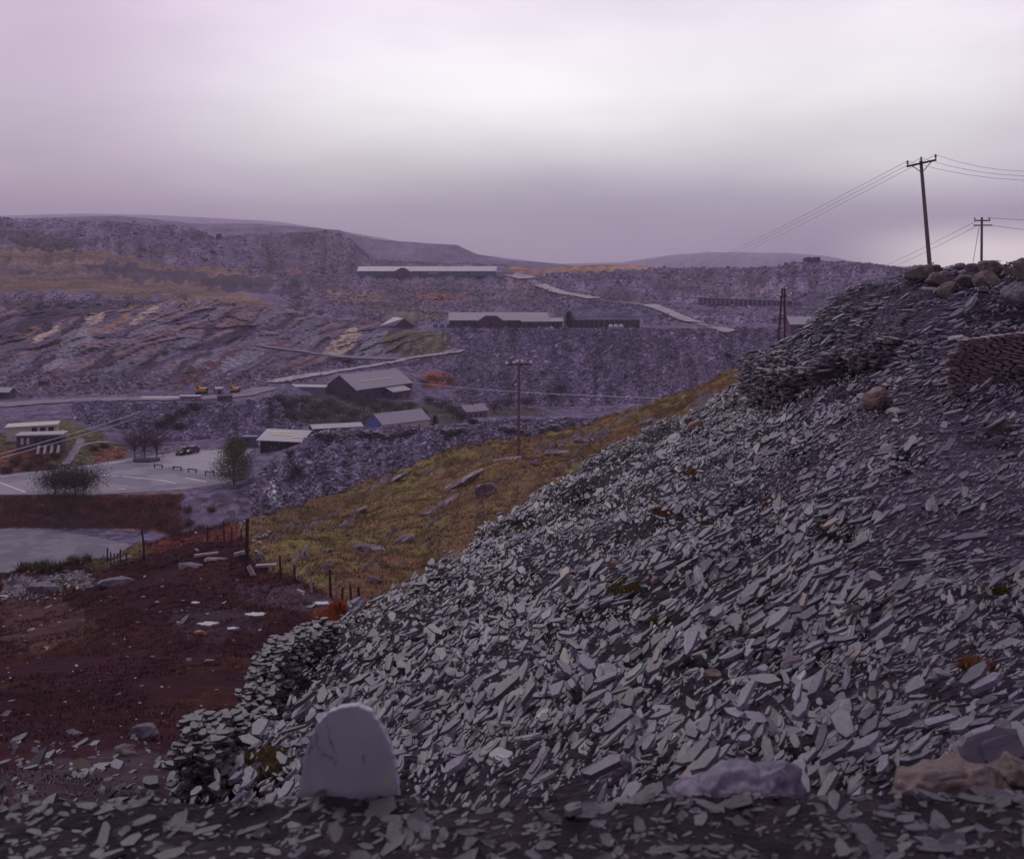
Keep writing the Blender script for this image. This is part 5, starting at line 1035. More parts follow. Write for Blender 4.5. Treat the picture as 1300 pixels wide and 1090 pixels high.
# puddles
def puddle(px_, row, w_, h_, label, seed):
    h0 = hit(px_, row, B_MOOR)[0]
    if h0 is None: return
    r_ = random.Random(seed); sc_ = h0.y/F; mb = MB(); n = 22; rx, ry = w_/2*sc_, w_*.28*sc_; pts = []
    for i in range(n): a = 2*math.pi*i/n; k = r_.uniform(.6, 1.0); pts.append((h0.x+math.cos(a)*rx*k, h0.y+math.sin(a)*ry*k))
    z_ = h0.z+.05; mb.add([(x, y, z_) for x, y in pts]+[(x, y, z_-.4) for x, y in pts], [tuple(range(n))]+[(i, (i+1) % n, n+(i+1) % n, n+i) for i in range(n)])
    tag(mb.build('puddle', m_water), label, 'puddle')
puddle(264, 793, 32, 10, 'largest bright puddle in the middle of the bog', 1); puddle(295, 799, 18, 6, 'small bright puddle next to the largest one', 2); puddle(325, 781, 32, 6, 'long thin puddle towards the fence', 3); puddle(248, 766, 16, 5, 'little puddle beyond the largest one', 4); puddle(410, 767, 28, 5, 'shallow puddle at the foot of the fence posts', 5)
o = rock_px('rusty_barrel', 254, 807, 18, 7, B_MOOR, m_odk, 'rusty orange lump of scrap beside the largest puddle', 'scrap', seed=333, dep=.5)

# ------------------------------------------------------------------ fences
def fence(label, posts, wires=True, names=None):
    base = []
    for px_, rb, rt, *m in posts:
        h_ = hit(px_, rb, B_MOOR)[0]
        if h_ is None: h_ = W(px_, rb, 40)
        base.append((h_, (rb-rt)/F*h_.y, m[0] if m else m_post, m[1] if len(m) > 1 else 0))
    E = empty('fence', base[0][0], label, 'fence'); o_ = base[0][0]; r_ = random.Random(len(posts)); tops = []
    for h_, ht, mt, lean in base:
        ln = lean+r_.uniform(-.04, .04); b0 = h_-o_-Vector((0, 0, .3)); tp = h_-o_+Vector((ln*ht, r_.uniform(-.05, .05)*ht, ht)); mb = MB(); mb.path([b0, b0.lerp(tp, .5)+Vector((r_.uniform(-.02, .02), 0, 0)), tp], [.048, .042, .036], 6); mb.build('post', mt, E); tops.append((h_-o_, tp))
    if wires:
        for f_ in (.35, .62, .88):
            pts = []
            for i in range(len(tops)-1):
                a = tops[i][0].lerp(tops[i][1], f_); c = tops[i+1][0].lerp(tops[i+1][1], f_); pts += [a, a.lerp(c, .5)-Vector((0, 0, .04))]
            pts.append(tops[-1][0].lerp(tops[-1][1], f_)); mb = MB(); mb.path(pts, [.006]*len(pts), 4); mb.build('wire', m_metal, E)
    return E
fence('line of leaning wire fence posts between the bog and the grassy hill', [(356,733,704),(374.5,737,717),(396,752,722,m_pale),(421,758,722,m_post,-.05),(435,762,745),(445,761,742),(457.5,769,744,m_post,-.12)])
fence('wire fence with thin posts along the far rim of the bog', [(264,688,667),(285,687,662),(293.5,687,667,mat_plain('red_post', (.14, .035, .04), .9, .3, 5, .2)),(307,686,668)])
fence('broken palings of an old fence at the far corner of the bog', [(136,713,695),(141,716,700,m_bluew),(145,717,702,m_bluew),(149,717,702,m_bluew),(152.5,714,697),(160.5,716,702)], False)
fence('two stubby fence posts beside the rust coloured bracken', [(431.5,784,763),(394,796,785),(461,777,768)], False)
h_ = hit(183, 712, B_MOOR)[0]; mb = MB(); ht = 40/F*h_.y; mb.path([(0, 0, -.3), (-.02, 0, ht*.5), (-.12, 0, ht)], [.06, .055, .045], 7); o = mb.build('straining_post', m_post); o.location = h_; tag(o, 'tall lone leaning dark post at the far rim of the bog', 'post')
# gate post group
h_ = hit(312.5, 727, B_MOOR)[0]; s_ = h_.y/F; E = empty('gate_post', h_, 'tall old gate post with struts and a pale board', 'post')
mb = MB(); mb.path([(0, 0, -.3), (.02, 0, 30*s_), (.05, 0, 69*s_)], [.085, .08, .07], 8); mb.build('post', m_post, E)
mb = MB(); mb.tube((.1, 0, 24*s_), (11*s_, .1, 12*s_), .05, .05, 5); mb.build('strut', m_wood, E); mb = MB(); mb.tube((-.05, 0, 66*s_), (-9*s_, .1, 52*s_), .06, .05, 5); mb.build('strut', m_pale, E)
mb = MB(); mb.box((-6*s_, 0, 19*s_), (.18, .18, 10*s_)); mb.build('short_post', m_post, E); mb = MB(); mb.box((-8*s_, 0, 25*s_), (15*s_, .14, 4*s_), Matrix.Rotation(R_(-14), 3, 'Y')); mb.build('board', m_pale, E)
h2 = hit(319, 730, B_MOOR)[0]; mb = MB(); mb.box((0, 0, .15), (.16, .14, .5), Matrix.Rotation(R_(-28), 3, 'Y')); o = mb.build('marker_stone', m_whst); o.location = h2; tag(o, 'short white leaning stone at the foot of the gate post', 'stone')
h2 = hit(338, 721, B_MOOR)[0]; mb = MB(); mb.box((0, 0, .12), (28*s_, .25, .1)); o = mb.build('plank', m_pale, bevel=.02); o.location = h2; o.rotation_euler = (0, R_(-3), 0); tag(o, 'pale weathered plank lying on grass beyond the gate post', 'plank')
for (px_, row, l_, rr, lb) in ((380,755,10,35,'short pale stick lying below the fence'),(262,706,30,-12,'pale weathered board lying at the bog rim'),(155,712,26,-26,'leaning pale rail beside the broken palings')):
    h2 = hit(px_, row, B_MOOR)[0]; ss = h2.y/F; mb = MB(); mb.box((0, 0, .1), (l_*ss, .15, .1)); o = mb.build('board', m_pale); o.location = h2; o.rotation_euler = (0, R_(rr)*.6, 0); tag(o, lb, 'board')
# blue grey sheet by the fence end, corrugated yellow sheet, plastic rag
def sheet(px_, row, bv, w_, h_, mat, label, name, tilt, yaw, corr=0, seed=1):
    p = hit(px_, row, bv)[0]; s_ = p.y/F; n_ = 14; W_, H_ = w_*s_, h_*s_; r_ = random.Random(seed); vs_ = []; 
    for t_ in (0, .02):
        for i in range(n_+1):
            for j in range(7):
                x = (i/n_-.5)*W_; y = (j/6-.5)*H_; z = corr*math.sin(i*math.pi*.9)+(.03*math.sin(x*5+j)+r_.uniform(-.02, .02) if not corr else 0)-t_; vs_.append((x, y, z))
    m_ = (n_+1)*7; fs_ = [(i*7+j, (i+1)*7+j, (i+1)*7+j+1, i*7+j+1) for i in range(n_) for j in range(6)]; fs_ += [tuple(m_+q for q in reversed(f)) for f in fs_]
    rim = [i*7 for i in range(n_+1)]+[n_*7+j for j in range(1, 7)]+[i*7+6 for i in range(n_-1, -1, -1)]+[j for j in range(5, 0, -1)]
    fs_ += [(rim[k], rim[(k+1) % len(rim)], m_+rim[(k+1) % len(rim)], m_+rim[k]) for k in range(len(rim))]
    mb = MB(); mb.add(vs_, fs_); o = mb.build(name, mat, smooth=not corr); o.location = p+Vector((0, -.15, .25)); o.rotation_euler = (R_(tilt), 0, R_(yaw)); return tag(o, label, 'sheet')
sheet(450, 780, B_MOOR, 22, 24, mat_plain('blue_grey_sheet', (.17, .18, .27), .5, .2, 3, .1), 'blue grey metal sheet dumped at the end of the fence', 'metal_sheet', 35, -10, .0)
sheet(334, 912, B_TIP, 20, 20, mat_plain('yellow_sheet', (.52, .46, .27), .6, .2, 6, .1), 'scrap of pale yellow corrugated sheet among the slates', 'corrugated_sheet', 40, 25, .035)
sheet(372, 850, B_TIP, 16, 34, mat_plain('plastic', (.38, .41, .46), .35, .25, 8, .2), 'crumpled pale plastic sheet inside the ruined wall', 'plastic_sheet', 50, -30, 0, 3)
sheet(384, 838, B_TIP, 14, 10, m_yel, 'small yellowish scrap lying on the crumpled plastic', 'scrap_sheet', 35, 10, .02, 4)

# ------------------------------------------------------------------ stacked slate walls
def stack_wall(name, label, line, height, thick, course=.07, slab=(.25, .6), rough=.08, mat=None, batter=.0, gap=.0, col=(.20, .185, .215), seed=1, bury=.5, lean=(0, 0), wid=(.22, .42)):
    """line: 3D points along the foot. courses of flat stones laid one over another"""
    r_ = np.random.default_rng(seed); segs = [(Vector(line[i]), Vector(line[i+1])) for i in range(len(line)-1)]; tot = sum((b_-a).length for a, b_ in segs)
    P_, T_, N_, L_, W_, H_, C_ = [], [], [], [], [], [], []
    hf = height if callable(height) else (lambda t: height)
    nc = int((max(hf(t) for t in (0, .25, .5, .75, 1))+bury)/course)
    for k in range(nc):
        zc = -bury+k*course
        for side in np.arange(-thick/2, thick/2+.01, .28):
            s = r_.uniform(0, .2)
            while s < tot:
                L0 = r_.uniform(*slab); sm = s+L0/2; acc = 0
                for a, b_ in segs:
                    l_ = (b_-a).length
                    if sm <= acc+l_ or (a, b_) == segs[-1]: t = min(1, (sm-acc)/l_); p = a.lerp(b_, t); dr = (b_-a); break
                    acc += l_
                dr = Vector((dr.x, dr.y, dr.z*.6)).normalized(); nrm = Vector((-dr.y, dr.x, 0)).normalized()
                hh = hf(sm/tot)+float(vnoise(sm*.9, seed))*.18*height_scale(hf)
                if zc < hh and r_.random() > gap:
                    q = p+nrm*(side*(1-batter*max(0, zc)/max(.3, hh))+r_.normal(0, rough))+Vector((lean[0]*zc, lean[1]*zc, zc))
                    tt = dr+nrm*r_.normal(0, .25 if course > .03 else .04); tt.z += r_.normal(0, .04)
                    P_.append(q); T_.append(tt.normalized()); up = Vector((r_.normal(0, .09 if course > .03 else .02), r_.normal(0, .09 if course > .03 else .02), 1)).normalized(); N_.append(up); L_.append(L0*1.15); W_.append(r_.uniform(*wid)); H_.append(course*(r_.uniform(.55, 1.0) if course > .03 else r_.uniform(.95, 1.3))); C_.append(np.array(col)*(r_.uniform(.5, 1.35) if course > .03 else r_.uniform(.75, 1.2)))
                s += L0*1.02
    P_, T_, N_ = (np.array([tuple(v) for v in z]) for z in (P_, T_, N_)); T_ = unit(T_-N_*(T_*N_).sum(-1, keepdims=True))
    o = plates(P_, T_, N_, np.array(L_), np.array(W_), np.array(H_), np.array(C_), name, M_SLA, 6, rect=course < .035); return tag(o, label, 'wall')
def height_scale(hf): return min(1.0, hf(.5))
def Tp(px_, row, bv=None): return hit(px_, row, bv or B_TIP)[0]
wl = [Tp(p_, r_) for p_, r_ in ((236, 1020), (252, 1000), (280, 965), (305, 935), (335, 893), (352, 868), (372, 842))]
wl = [v for v in wl if v is not None]
stack_wall('ruined_dry_stone_wall', 'ruined dry stone wall of stacked slates running down beside the brown bog', wl, lambda t: .5+.22*math.sin(t*11)+.3*t, .42, .04, (.1, .24), .07, seed=3, col=(.062, .056, .066), gap=.06, wid=(.12, .22))
wl = [Tp(p_, r_) for p_, r_ in ((376, 838), (392, 822), (404, 812), (415, 808))]
stack_wall('ruined_dry_stone_wall', 'tumbled top end of the slate wall near the rusty bracken', [v for v in wl if v], .5, .6, .045, (.12, .28), .1, seed=4, col=(.062, .056, .066), gap=.1, wid=(.14, .25))
wl = [Tp(p_, r_) for p_, r_ in ((1207, 512), (1420, 492))]
stack_wall('dry_stone_wall', 'neatly coursed dry stone slate wall set into the slope', [v for v in wl if v], lambda t: .85+.8*min(1, t*6), .6, .03, (.1, .3), .008, seed=5, col=(.135, .092, .118), bury=.3, lean=(.05, .42))
wl = [Tp(p_, r_) for p_, r_ in ((957, 482), (975, 490), (1000, 497), (1030, 492), (1056, 478))]
stack_wall('collapsed_slate_bank', 'dark collapsed bank of stacked slates at the outer edge of the tip', [v for v in wl if v], lambda t: .9+1.3*math.sin(min(1, t*1.4)*3.1), 1.3, .075, (.25, .9), .36, seed=6, col=(.085, .06, .09), lean=(.15, .55), bury=.6, gap=.2)
wl = [Tp(p_, r_) for p_, r_ in ((1065, 472), (1090, 464), (1115, 456), (1140, 447))]
stack_wall('slate_ledge', 'dark overhanging ledge of slates beyond the coursed wall', [v for v in wl if v], .75, 1.0, .07, (.25, .9), .33, seed=8, col=(.08, .055, .085), lean=(.1, .2), bury=.5, gap=.25)

for ln_, sd_, lb_ in (([(404,558),(430,555),(470,556),(525,553)], 11, 'dark broken ledge of stacked slate along the near end of the middle heap'), ([(560,553),(610,550),(660,551),(705,548)], 12, 'dark broken ledge of stacked slate on the middle heap behind the knoll pole')):
    pts_ = [hit(*q)[0] for q in ln_]
    stack_wall('heap_ledge', lb_, pts_, lambda t: 1.1+.6*math.sin(t*14), 1.4, .22, (.7, 2.2), .4, seed=sd_, col=(.085, .065, .10), gap=.25, bury=.8, wid=(.5, 1.2))  # real ledge; its dark colour also stands in for shade of crest cavities
# ------------------------------------------------------------------ individual larger slates on the tip
def slab_mesh(name, L, Wd, H, seed, mat, nside=8):
    r_ = random.Random(seed); pts = []
    for i in range(nside):
        a = 2*math.pi*i/nside+r_.uniform(-.28, .28); k = r_.uniform(.72, 1.0); x = math.copysign(abs(math.cos(a))**.7, math.cos(a))*k*L/2; y = math.copysign(abs(math.sin(a))**.8, math.sin(a))*k*Wd/2; pts.append((x, y))
    bm = bmesh.new(); lay = []
    for z, s_ in ((-H/2, .97), (-H*.1, 1.0), (H*.15, .96), (H/2, .93)):
        lay.append([bm.verts.new((x*s_+r_.uniform(-.02, .02)*L, y*s_+r_.uniform(-.02, .02)*L, z+r_.uniform(-.12, .12)*H)) for x, y in pts])
    for a, b_ in zip(lay[:-1], lay[1:]):
        for i in range(nside): bm.faces.new((a[i], a[(i+1) % nside], b_[(i+1) % nside], b_[i]))
    bm.faces.new(lay[-1]); bm.faces.new(lay[0][::-1])
    # a broken step on the upper face
    st_ = [bm.verts.new((x*.62+.1*L, y*.55, H/2+.3*H+r_.uniform(-.1, .1)*H)) for x, y in pts]; s2 = [bm.verts.new((v.co.x*1.04, v.co.y*1.04, H*.42)) for v in st_]
    bm.faces.new(st_)
    for i in range(nside): bm.faces.new((s2[i], s2[(i+1) % nside], st_[(i+1) % nside], st_[i]))
    me = bpy.data.meshes.new(name); bm.to_mesh(me); bm.free(); me.materials.append(mat); me.polygons.foreach_set('use_smooth', [False]*len(me.polygons)); return me
m_sl = [mat_plain('slate_'+n, c, .5, .16, 3, .35, spots=(tuple(x*1.18 for x in c), 4, .55), stretch=(1, 3, 1), spec=.35) for n, c in (('grey', (.15, .155, .178)), ('green_grey', (.165, .183, .187)), ('blue_grey', (.12, .13, .165)), ('purple', (.10, .085, .115)), ('pale', (.24, .26, .265)))]
def slab(px_, row, lpx, wpx, ang, mat, label, group=None, seed=0, tilt=None, bv=None, H=None):
    h_, n_ = hit(px_, row, bv or B_TIP)
    if h_ is None: return
    if n_.z < 0: n_ = -n_
    s_ = h_.y/F; r_ = random.Random(seed*3+1)
    # long axis: the direction on the slope that shows at this angle
    c_ = math.cos(R_(ang)); si = math.sin(R_(ang)); p2 = hit(px_+6*c_, row-6*si, bv or B_TIP)[0]
    t_ = (p2-h_) if p2 is not None else Vector((1, .3, .2))
    if t_.length < 1e-5: t_ = Vector((1, 0, 0))
    t_ = Vector((t_.x, max(-1.5*abs(t_.x)-.2, min(t_.y, 1.5*abs(t_.x)+.2)), t_.z)).normalized()
    nn = (n_*.15+Vector((-.2+r_.gauss(0, .1), -.2+r_.gauss(0, .08), .75))).normalized() if tilt is None else (n_+Vector(tilt)).normalized()
    t_ = (t_-nn*t_.dot(nn)).normalized(); b_ = nn.cross(t_)
    L = lpx*s_*1.05; Wd = wpx*s_*1.9 if tilt is None else wpx*s_; Wd = min(Wd, L*.55); H = H or max(.02, L*r_.uniform(.05, .09))
    me = slab_mesh('slate_slab', L, Wd, H, seed, mat); o = bpy.data.objects.new('slate_slab', me); COL.objects.link(o)
    M = Matrix((t_, b_, nn)).transposed().to_4x4(); M.translation = h_+nn*(H*.5+L*.06+.03); o.matrix_world = M
    return tag(o, label, 'slate', group)
K_ = 0
for px_, row, l_, w_, an, mi, lb in [
 (889, 740, 46, 20, 72, 4, 'tallest pale slate standing almost upright on the middle slope'),
 (876, 742, 30, 9, 88, 3, 'dark narrow slate leaning against the tall pale one'),
 (760, 756, 44, 18, 40, 1, 'pale leaf shaped slate lying below the mossy patch'),
 (715, 750, 62, 12, 26, 4, 'long light slate pointing up towards the mossy patch'),
 (852, 770, 34, 12, 8, 1, 'triangular light grey slate beneath the tall pale one'),
 (803, 845, 30, 22, 70, 2, 'blue grey rectangular slate tilted on its end'),
 (784, 858, 30, 13, 10, 4, 'flat pale slate against the foot of the tilted one'),
 (805, 868, 60, 14, 27, 1, 'long level slate below the tilted blue grey pair'),
 (938, 855, 34, 24, 35, 2, 'broad grey slate near the mottled boulder'),
 (950, 872, 46, 12, 8, 1, 'flat wide slate below the broad grey one'),
 (744, 955, 32, 20, 20, 4, 'bright square ended slate low in the foreground'),
 (640, 966, 44, 14, 2, 4, 'pale pointed slate right of the upright slab'),
 (625, 955, 42, 12, 30, 1, 'greenish slate overlapping the pale pointed one'),
 (540, 962, 26, 12, -25, 4, 'small bright slate just beside the upright slab'),
 (560, 885, 24, 12, 45, 1, 'slender light slate above the upright slab'),
 (600, 830, 32, 16, 40, 2, 'blue grey slate high above the upright slab'),
 (580, 843, 24, 12, 20, 1, 'oval grey slate above the upright slab'),
 (478, 856, 16, 8, 8, 4, 'small very pale rectangular slate on the near slope'),
 (664, 888, 50, 14, 18, 1, 'long greenish slate in the middle foreground'),
 (850, 950, 44, 16, 20, 1, 'long pale slate above the purple boulder'),
 (880, 952, 34, 12, 12, 4, 'flat light slate beside the purple boulder top'),
 (840, 905, 30, 12, 8, 4, 'level bright slate in the lower middle slope'),
 (1073, 742, 18, 14, -50, 4, 'light slate leaning the wrong way by the small debris'),
 (1048, 728, 36, 14, 20, 1, 'big pale slate near the top of the small debris'),
 (1075, 782, 44, 16, 16, 1, 'wide light slate crossing the small debris'),
 (1180, 715, 44, 12, 30, 2, 'long thin slate pointing uphill on the far middle slope'),
 (1188, 745, 40, 10, 26, 1, 'lower thin slate parallel to the long one'),
 (1116, 857, 16, 20, 88, 2, 'small tombstone shaped slate standing upright'),
 (1100, 838, 40, 12, 35, 1, 'slanting light slate behind the tombstone shaped one'),
 (1015, 940, 34, 14, 40, 4, 'pale pointed slate by the red brown stone'),
 (1028, 915, 36, 12, 16, 1, 'grey slate lying level above the red brown stone'),
 (1062, 955, 30, 12, 12, 4, 'bright wedge of slate in the lower slope'),
 (1165, 905, 44, 14, 25, 1, 'broad light slate beside the red brown stone'),
 (1280, 828, 48, 22, 12, 1, 'large pale slate at the frame edge beside fine debris'),
 (1290, 805, 30, 14, 40, 2, 'grey slate above the large edge slate'),
 (1170, 870, 30, 10, 42, 1, 'narrow slate standing above the red brown stone'),
 (560, 780, 20, 10, 30, 1, 'light slate at the upper edge of the near slope'),
 (855, 560, 36, 14, 32, 4, 'large bright slate near the top edge of the slope by the grass'),
 (840, 580, 28, 9, 20, 1, 'long slate just below the large bright edge slate'),
 (960, 512, 52, 8, 28, 4, 'very long thin pale slate under the collapsed bank'),
 (925, 530, 24, 10, 20, 1, 'pale slate below the very long thin one'),
 (1165, 488, 26, 10, -15, 2, 'light slate tilted downhill below the coursed wall'),
 (1137, 525, 26, 8, 10, 1, 'flat pale slate beside the ochre boulder'),
 (1215, 432, 26, 8, 20, 4, 'bright slate capping the coursed wall corner'),
 (1230, 395, 60, 8, 32, 2, 'longest slate beam leaning below the crest'),
 (1180, 370, 26, 4, 8, 4, 'thin white edged slate under the crest boulders'),
 (1020, 650, 28, 14, 35, 2, 'blue grey slate in the centre of the slope'),
 (1000, 690, 32, 16, 40, 1, 'broad leaning slate in the centre of the slope'),
 (935, 615, 22, 14, 60, 2, 'upright small slate near the slope edge'),
 (1100, 690, 42, 14, 55, 1, 'steeply leaning slate in the centre of the slope'),
 (1085, 640, 40, 8, 30, 1, 'thin slate bridging others in the centre of the slope')]:
    K_ += 1; slab(px_, row, l_, w_, an, m_sl[mi], lb, seed=K_, tilt=(-.35, -.75, -.1) if an > 65 or an < -40 else None)
# dark flat purple slate and loose slates at frame bottom
gr_ = random.Random(21); cnt = 0
while cnt < 235:
    px_ = gr_.uniform(270, 1298); row = gr_.uniform(640, 985)+gr_.uniform(0, 15)
    h_, n_ = hit(px_, row, B_TIP)
    if h_ is None or h_.y > 34: continue
    hm = hit(px_, row, B_MOOR)[0]
    cnt += 1; size = gr_.choice((.2, .24, .28, .34, .44))*F/h_.y; size = min(size, 48); 
    if px_ > 1080 and row < 900: size *= .7
    slab(px_, row, size, size*gr_.uniform(.14, .28), gr_.gauss(24, 18), gr_.choice(m_sl[:4]), 'loose grey slate slab resting on the countless smaller slates of the tip', 'larger loose slates over the tip slope', seed=1000+cnt)
# ------------------------------------------------------------------ near ledge, upright slab, near rocks
px_l = np.linspace(-380, 1750, 520)
d_led = tps([(-380,1020,4.5),(200,1020,4.3),(700,1020,4.15),(1300,1010,4.1),(1750,1005,4.0),(-380,1500,2.4),(60,1500,2.3),(700,1500,2.1),(1750,1500,2.0)])
top_l = np.interp(px_l, [-380, 150, 330, 380, 500, 560, 700, 820, 1060, 1110, 1300, 1750], [1022, 1020, 1018, 1010, 1008, 1022, 1026, 1012, 1008, 1010, 1000, 992])+7*fbm(px_l/38., px_l*0, s=402, o=5, g=.7)
Pl, Ql, Rl = patch('ledge', px_l, [(-380,1700),(1750,1700)], list(zip(px_l.tolist(), top_l.tolist())), 150, d_led,
    [(.05, lambda p: .05+0*p), (.15, lambda p: .25+0*p), (.4, lambda p: .9+0*p), (.9, lambda p: 2.2+0*p), (1.6, lambda p: 4+0*p), (2.2, lambda p: 7+0*p)], M_TIP)
Pl[..., 2] += fbm(Pl[..., 0]/.5, Pl[..., 1]/.5, s=401, o=4)*.03
cl_c = np.zeros(Pl.shape); cl_c[:] = (0.022, 0.016, 0.024)
led, ql = grid_mesh('near_bank', Pl, M_TIP, cl_c); tag(led, kind='structure'); B_LED = BVHTree.FromPolygons(Pl.reshape(-1, 3).tolist(), ql.tolist())
pos, nn, du, dv, q, r = sample(Pl, Ql, Rl, 34000, lambda P, Q, R: 1/np.clip(P[..., 1], 1.5, 6)**1)
n = len(pos); T = unit(du-dv*.3); th = RNG.normal(0, .7, (n, 1)); T = unit(T*np.cos(th)+np.cross(nn, T)*np.sin(th)); N2 = unit(nn*.3+np.array((0, -.1, .7))+RNG.normal(0, .16, (n, 3))); T = unit(T-N2*(T*N2).sum(-1, keepdims=True)); L_ = np.clip(.045*np.exp(RNG.normal(0, .65, n)), .01, .18)
tag(plates(pos, T, N2, L_, L_*RNG.uniform(.3, .7, n), np.clip(L_*.09, .005, .03), slate_colour(n, q, r, q)*.5, 'bank_debris', M_SLA), kind='stuff')
# upright slab: outline in metres at 3.9 m
D0 = 4.36; out = [(372,1120),(376,1040),(379,1000),(384,968),(393,940),(402,920),(415,907),(433,900),(452,898),(467,903),(480,917),(490,936),(498,955),(503,975),(505,1003),(508,1040),(512,1120)]
out2 = []
for (x0, y0), (x1, y1) in zip(out[:-1], out[1:]):
    for t in (0, .25, .5, .75): k_ = random.uniform(-1.6, 1.6); out2.append((x0*(1-t)+x1*t+k_, y0*(1-t)+y1*t+random.uniform(-1.3, 1.3)))
out = out2+[out[-1]]; P_ = [W(a, b_, D0) for a, b_ in out]; cx = W(442, 1000, D0); bm = bmesh.new(); fr = [bm.verts.new((p.x-cx.x, 0, p.z-cx.z)) for p in P_]; bk = [bm.verts.new(((p.x-cx.x)*1.01, .055, p.z-cx.z-.003)) for p in P_]
bm.faces.new(fr); bm.faces.new(bk[::-1]); n_ = len(fr)
for i in range(n_): bm.faces.new((fr[i], bk[i], bk[(i+1) % n_], fr[(i+1) % n_]))
bmesh.ops.recalc_face_normals(bm, faces=bm.faces); bmesh.ops.bevel(bm, geom=[e for e in bm.edges if abs(e.verts[0].co.y-e.verts[1].co.y) < .01], offset=.004, segments=1, affect='EDGES')
me = bpy.data.meshes.new('standing_slate'); bm.to_mesh(me); bm.free()
mS, nt, N, L, B = nodes('standing_slate'); tc = N.new('ShaderNodeTexCoord')
def noise(sc, det=6, st=(1, 1, 1)):
    mp = N.new('ShaderNodeMapping'); mp.inputs['Scale'].default_value = st; L.new(tc.outputs['Object'], mp.inputs['Vector']); n_ = N.new('ShaderNodeTexNoise'); n_.inputs['Scale'].default_value = sc; n_.inputs['Detail'].default_value = det; L.new(mp.outputs[0], n_.inputs['Vector']); return n_.outputs['Fac']
def ramp(f, a, b_, ca, cb):
    r_ = N.new('ShaderNodeValToRGB'); L.new(f, r_.inputs['Fac']); r_.color_ramp.elements[0].position = a; r_.color_ramp.elements[1].position = b_; r_.color_ramp.elements[0].color = ca+(1,); r_.color_ramp.elements[1].color = cb+(1,); return r_.outputs['Color']
c0 = ramp(noise(5, 8, (1, 1, .5)), .3, .7, (.225, .25, .285), (.33, .365, .40)); sp = ramp(noise(11, 3), .66, .70, (0, 0, 0), (1, 1, 1)); cr_n = noise(2.2, 4, (2.4, 1, .7)); crk = N.new('ShaderNodeMath'); crk.operation = 'SUBTRACT'; L.new(cr_n, crk.inputs[0]); crk.inputs[1].default_value = .40
ab = N.new('ShaderNodeMath'); ab.operation = 'ABSOLUTE'; L.new(crk.outputs[0], ab.inputs[0]); ck = ramp(ab.outputs[0], .0, .006, (.45, .42, .45), (1, 1, 1))
mx = N.new('ShaderNodeMixRGB'); L.new(sp, mx.inputs['Fac']); L.new(c0, mx.inputs['Color1']); mx.inputs['Color2'].default_value = (.34, .31, .24, 1)
mm = N.new('ShaderNodeMixRGB'); mm.blend_type = 'MULTIPLY'; mm.inputs['Fac'].default_value = 1; L.new(mx.outputs[0], mm.inputs['Color1']); L.new(ck, mm.inputs['Color2']); L.new(mm.outputs[0], B.inputs['Base Color']); B.inputs['Roughness'].default_value = .55
bp = N.new('ShaderNodeBump'); bp.inputs['Strength'].default_value = .8; bp.inputs['Distance'].default_value = .02; L.new(noise(7, 12, (1.6, 1, .35)), bp.inputs['Height']); L.new(bp.outputs['Normal'], B.inputs['Normal'])
me.materials.append(mS); o = bpy.data.objects.new('standing_slate', me); COL.objects.link(o); o.location = cx; o.rotation_euler = (R_(-4), 0, 0); tag(o, 'tall round topped purple grey slate standing upright right before the viewer', 'slate')
for k_, (c_, dm_, mt, rt, lb, s_, sk) in enumerate([
 (W(938, 1052, 4.42), (.68, .42, .55), m_prock, (0, 0, .2), 'broad blurred purple grey boulder at the very bottom of the view', 5, .5),
 (W(1205, 1050, 4.42), (.58, .38, .52), m_brock, (0, R_(-9), .1), 'long brown rock at the bottom of the view beside the purple boulder', 17, .5),
 (W(1290, 1035, 4.5), (.32, .3, .50), m_brock, (0, R_(10), 0), 'dark red brown rock at the bottom corner of the view', 31, .5)]):
    rock('near_rock', c_, dm_, mt, lb, 'boulder', seed=s_, rot=rt, sink=sk, bevel=.07, npts=26)
hs = W(1262, 955, 4.9); me = slab_mesh('slate_slab', .34, .24, .04, 77, m_sl[3], 9); o = bpy.data.objects.new('slate_slab', me); COL.objects.link(o); o.location = hs; o.rotation_euler = (R_(48), R_(-12), R_(5)); tag(o, 'flat lilac slate with toothed edge at the lower edge of the slope', 'slate')
st_ = MB(); st_.path([hs+Vector((0, .05, -.02)), hs+Vector((.02, .12, -.9)), hs+Vector((.05, .2, -2.4))], [.16, .25, .5], 7); tag(st_.build('support_stone', m_grock), 'grey rock face beneath the flat lilac slate', 'rock')

# ------------------------------------------------------------------ grass, heather, moss
def blades(name, pos, hgt, col, nb, spread, wid, mat, lean=(.0, .0)):
    n = len(pos); P = np.repeat(pos, nb, 0); m = len(P); H = np.repeat(hgt, nb)*RNG.uniform(.5, 1.1, m); C = np.repeat(col, nb, 0)*RNG.uniform(.7, 1.25, (m, 1))
    base = P+np.stack([RNG.normal(0, spread, m), RNG.normal(0, spread, m), np.full(m, -.02)], -1); a = RNG.uniform(0, 2*np.pi, m); wv = np.stack([np.cos(a), np.sin(a), 0*a], -1)*(wid*RNG.uniform(.6, 1.3, m))[:, None]
    tip_ = base+np.stack([RNG.normal(lean[0], .45, m)*H, RNG.normal(lean[1], .45, m)*H, H*.85], -1)
    V = np.stack([base-wv, base+wv, tip_], 1).reshape(-1, 3); return np_mesh(name, V, np.arange(3*m), np.full(m, 3), mat, np.repeat(C, 3, 0))
mk = (~bog).astype(float)*((Qm < 1000) & (Rm < 800))
pos, nn, du, dv, q, r = sample(Pm, Qm, Rm, 42000, lambda P, Q, R: 1/np.clip(P[..., 1], 25, 120)**.6, mk)
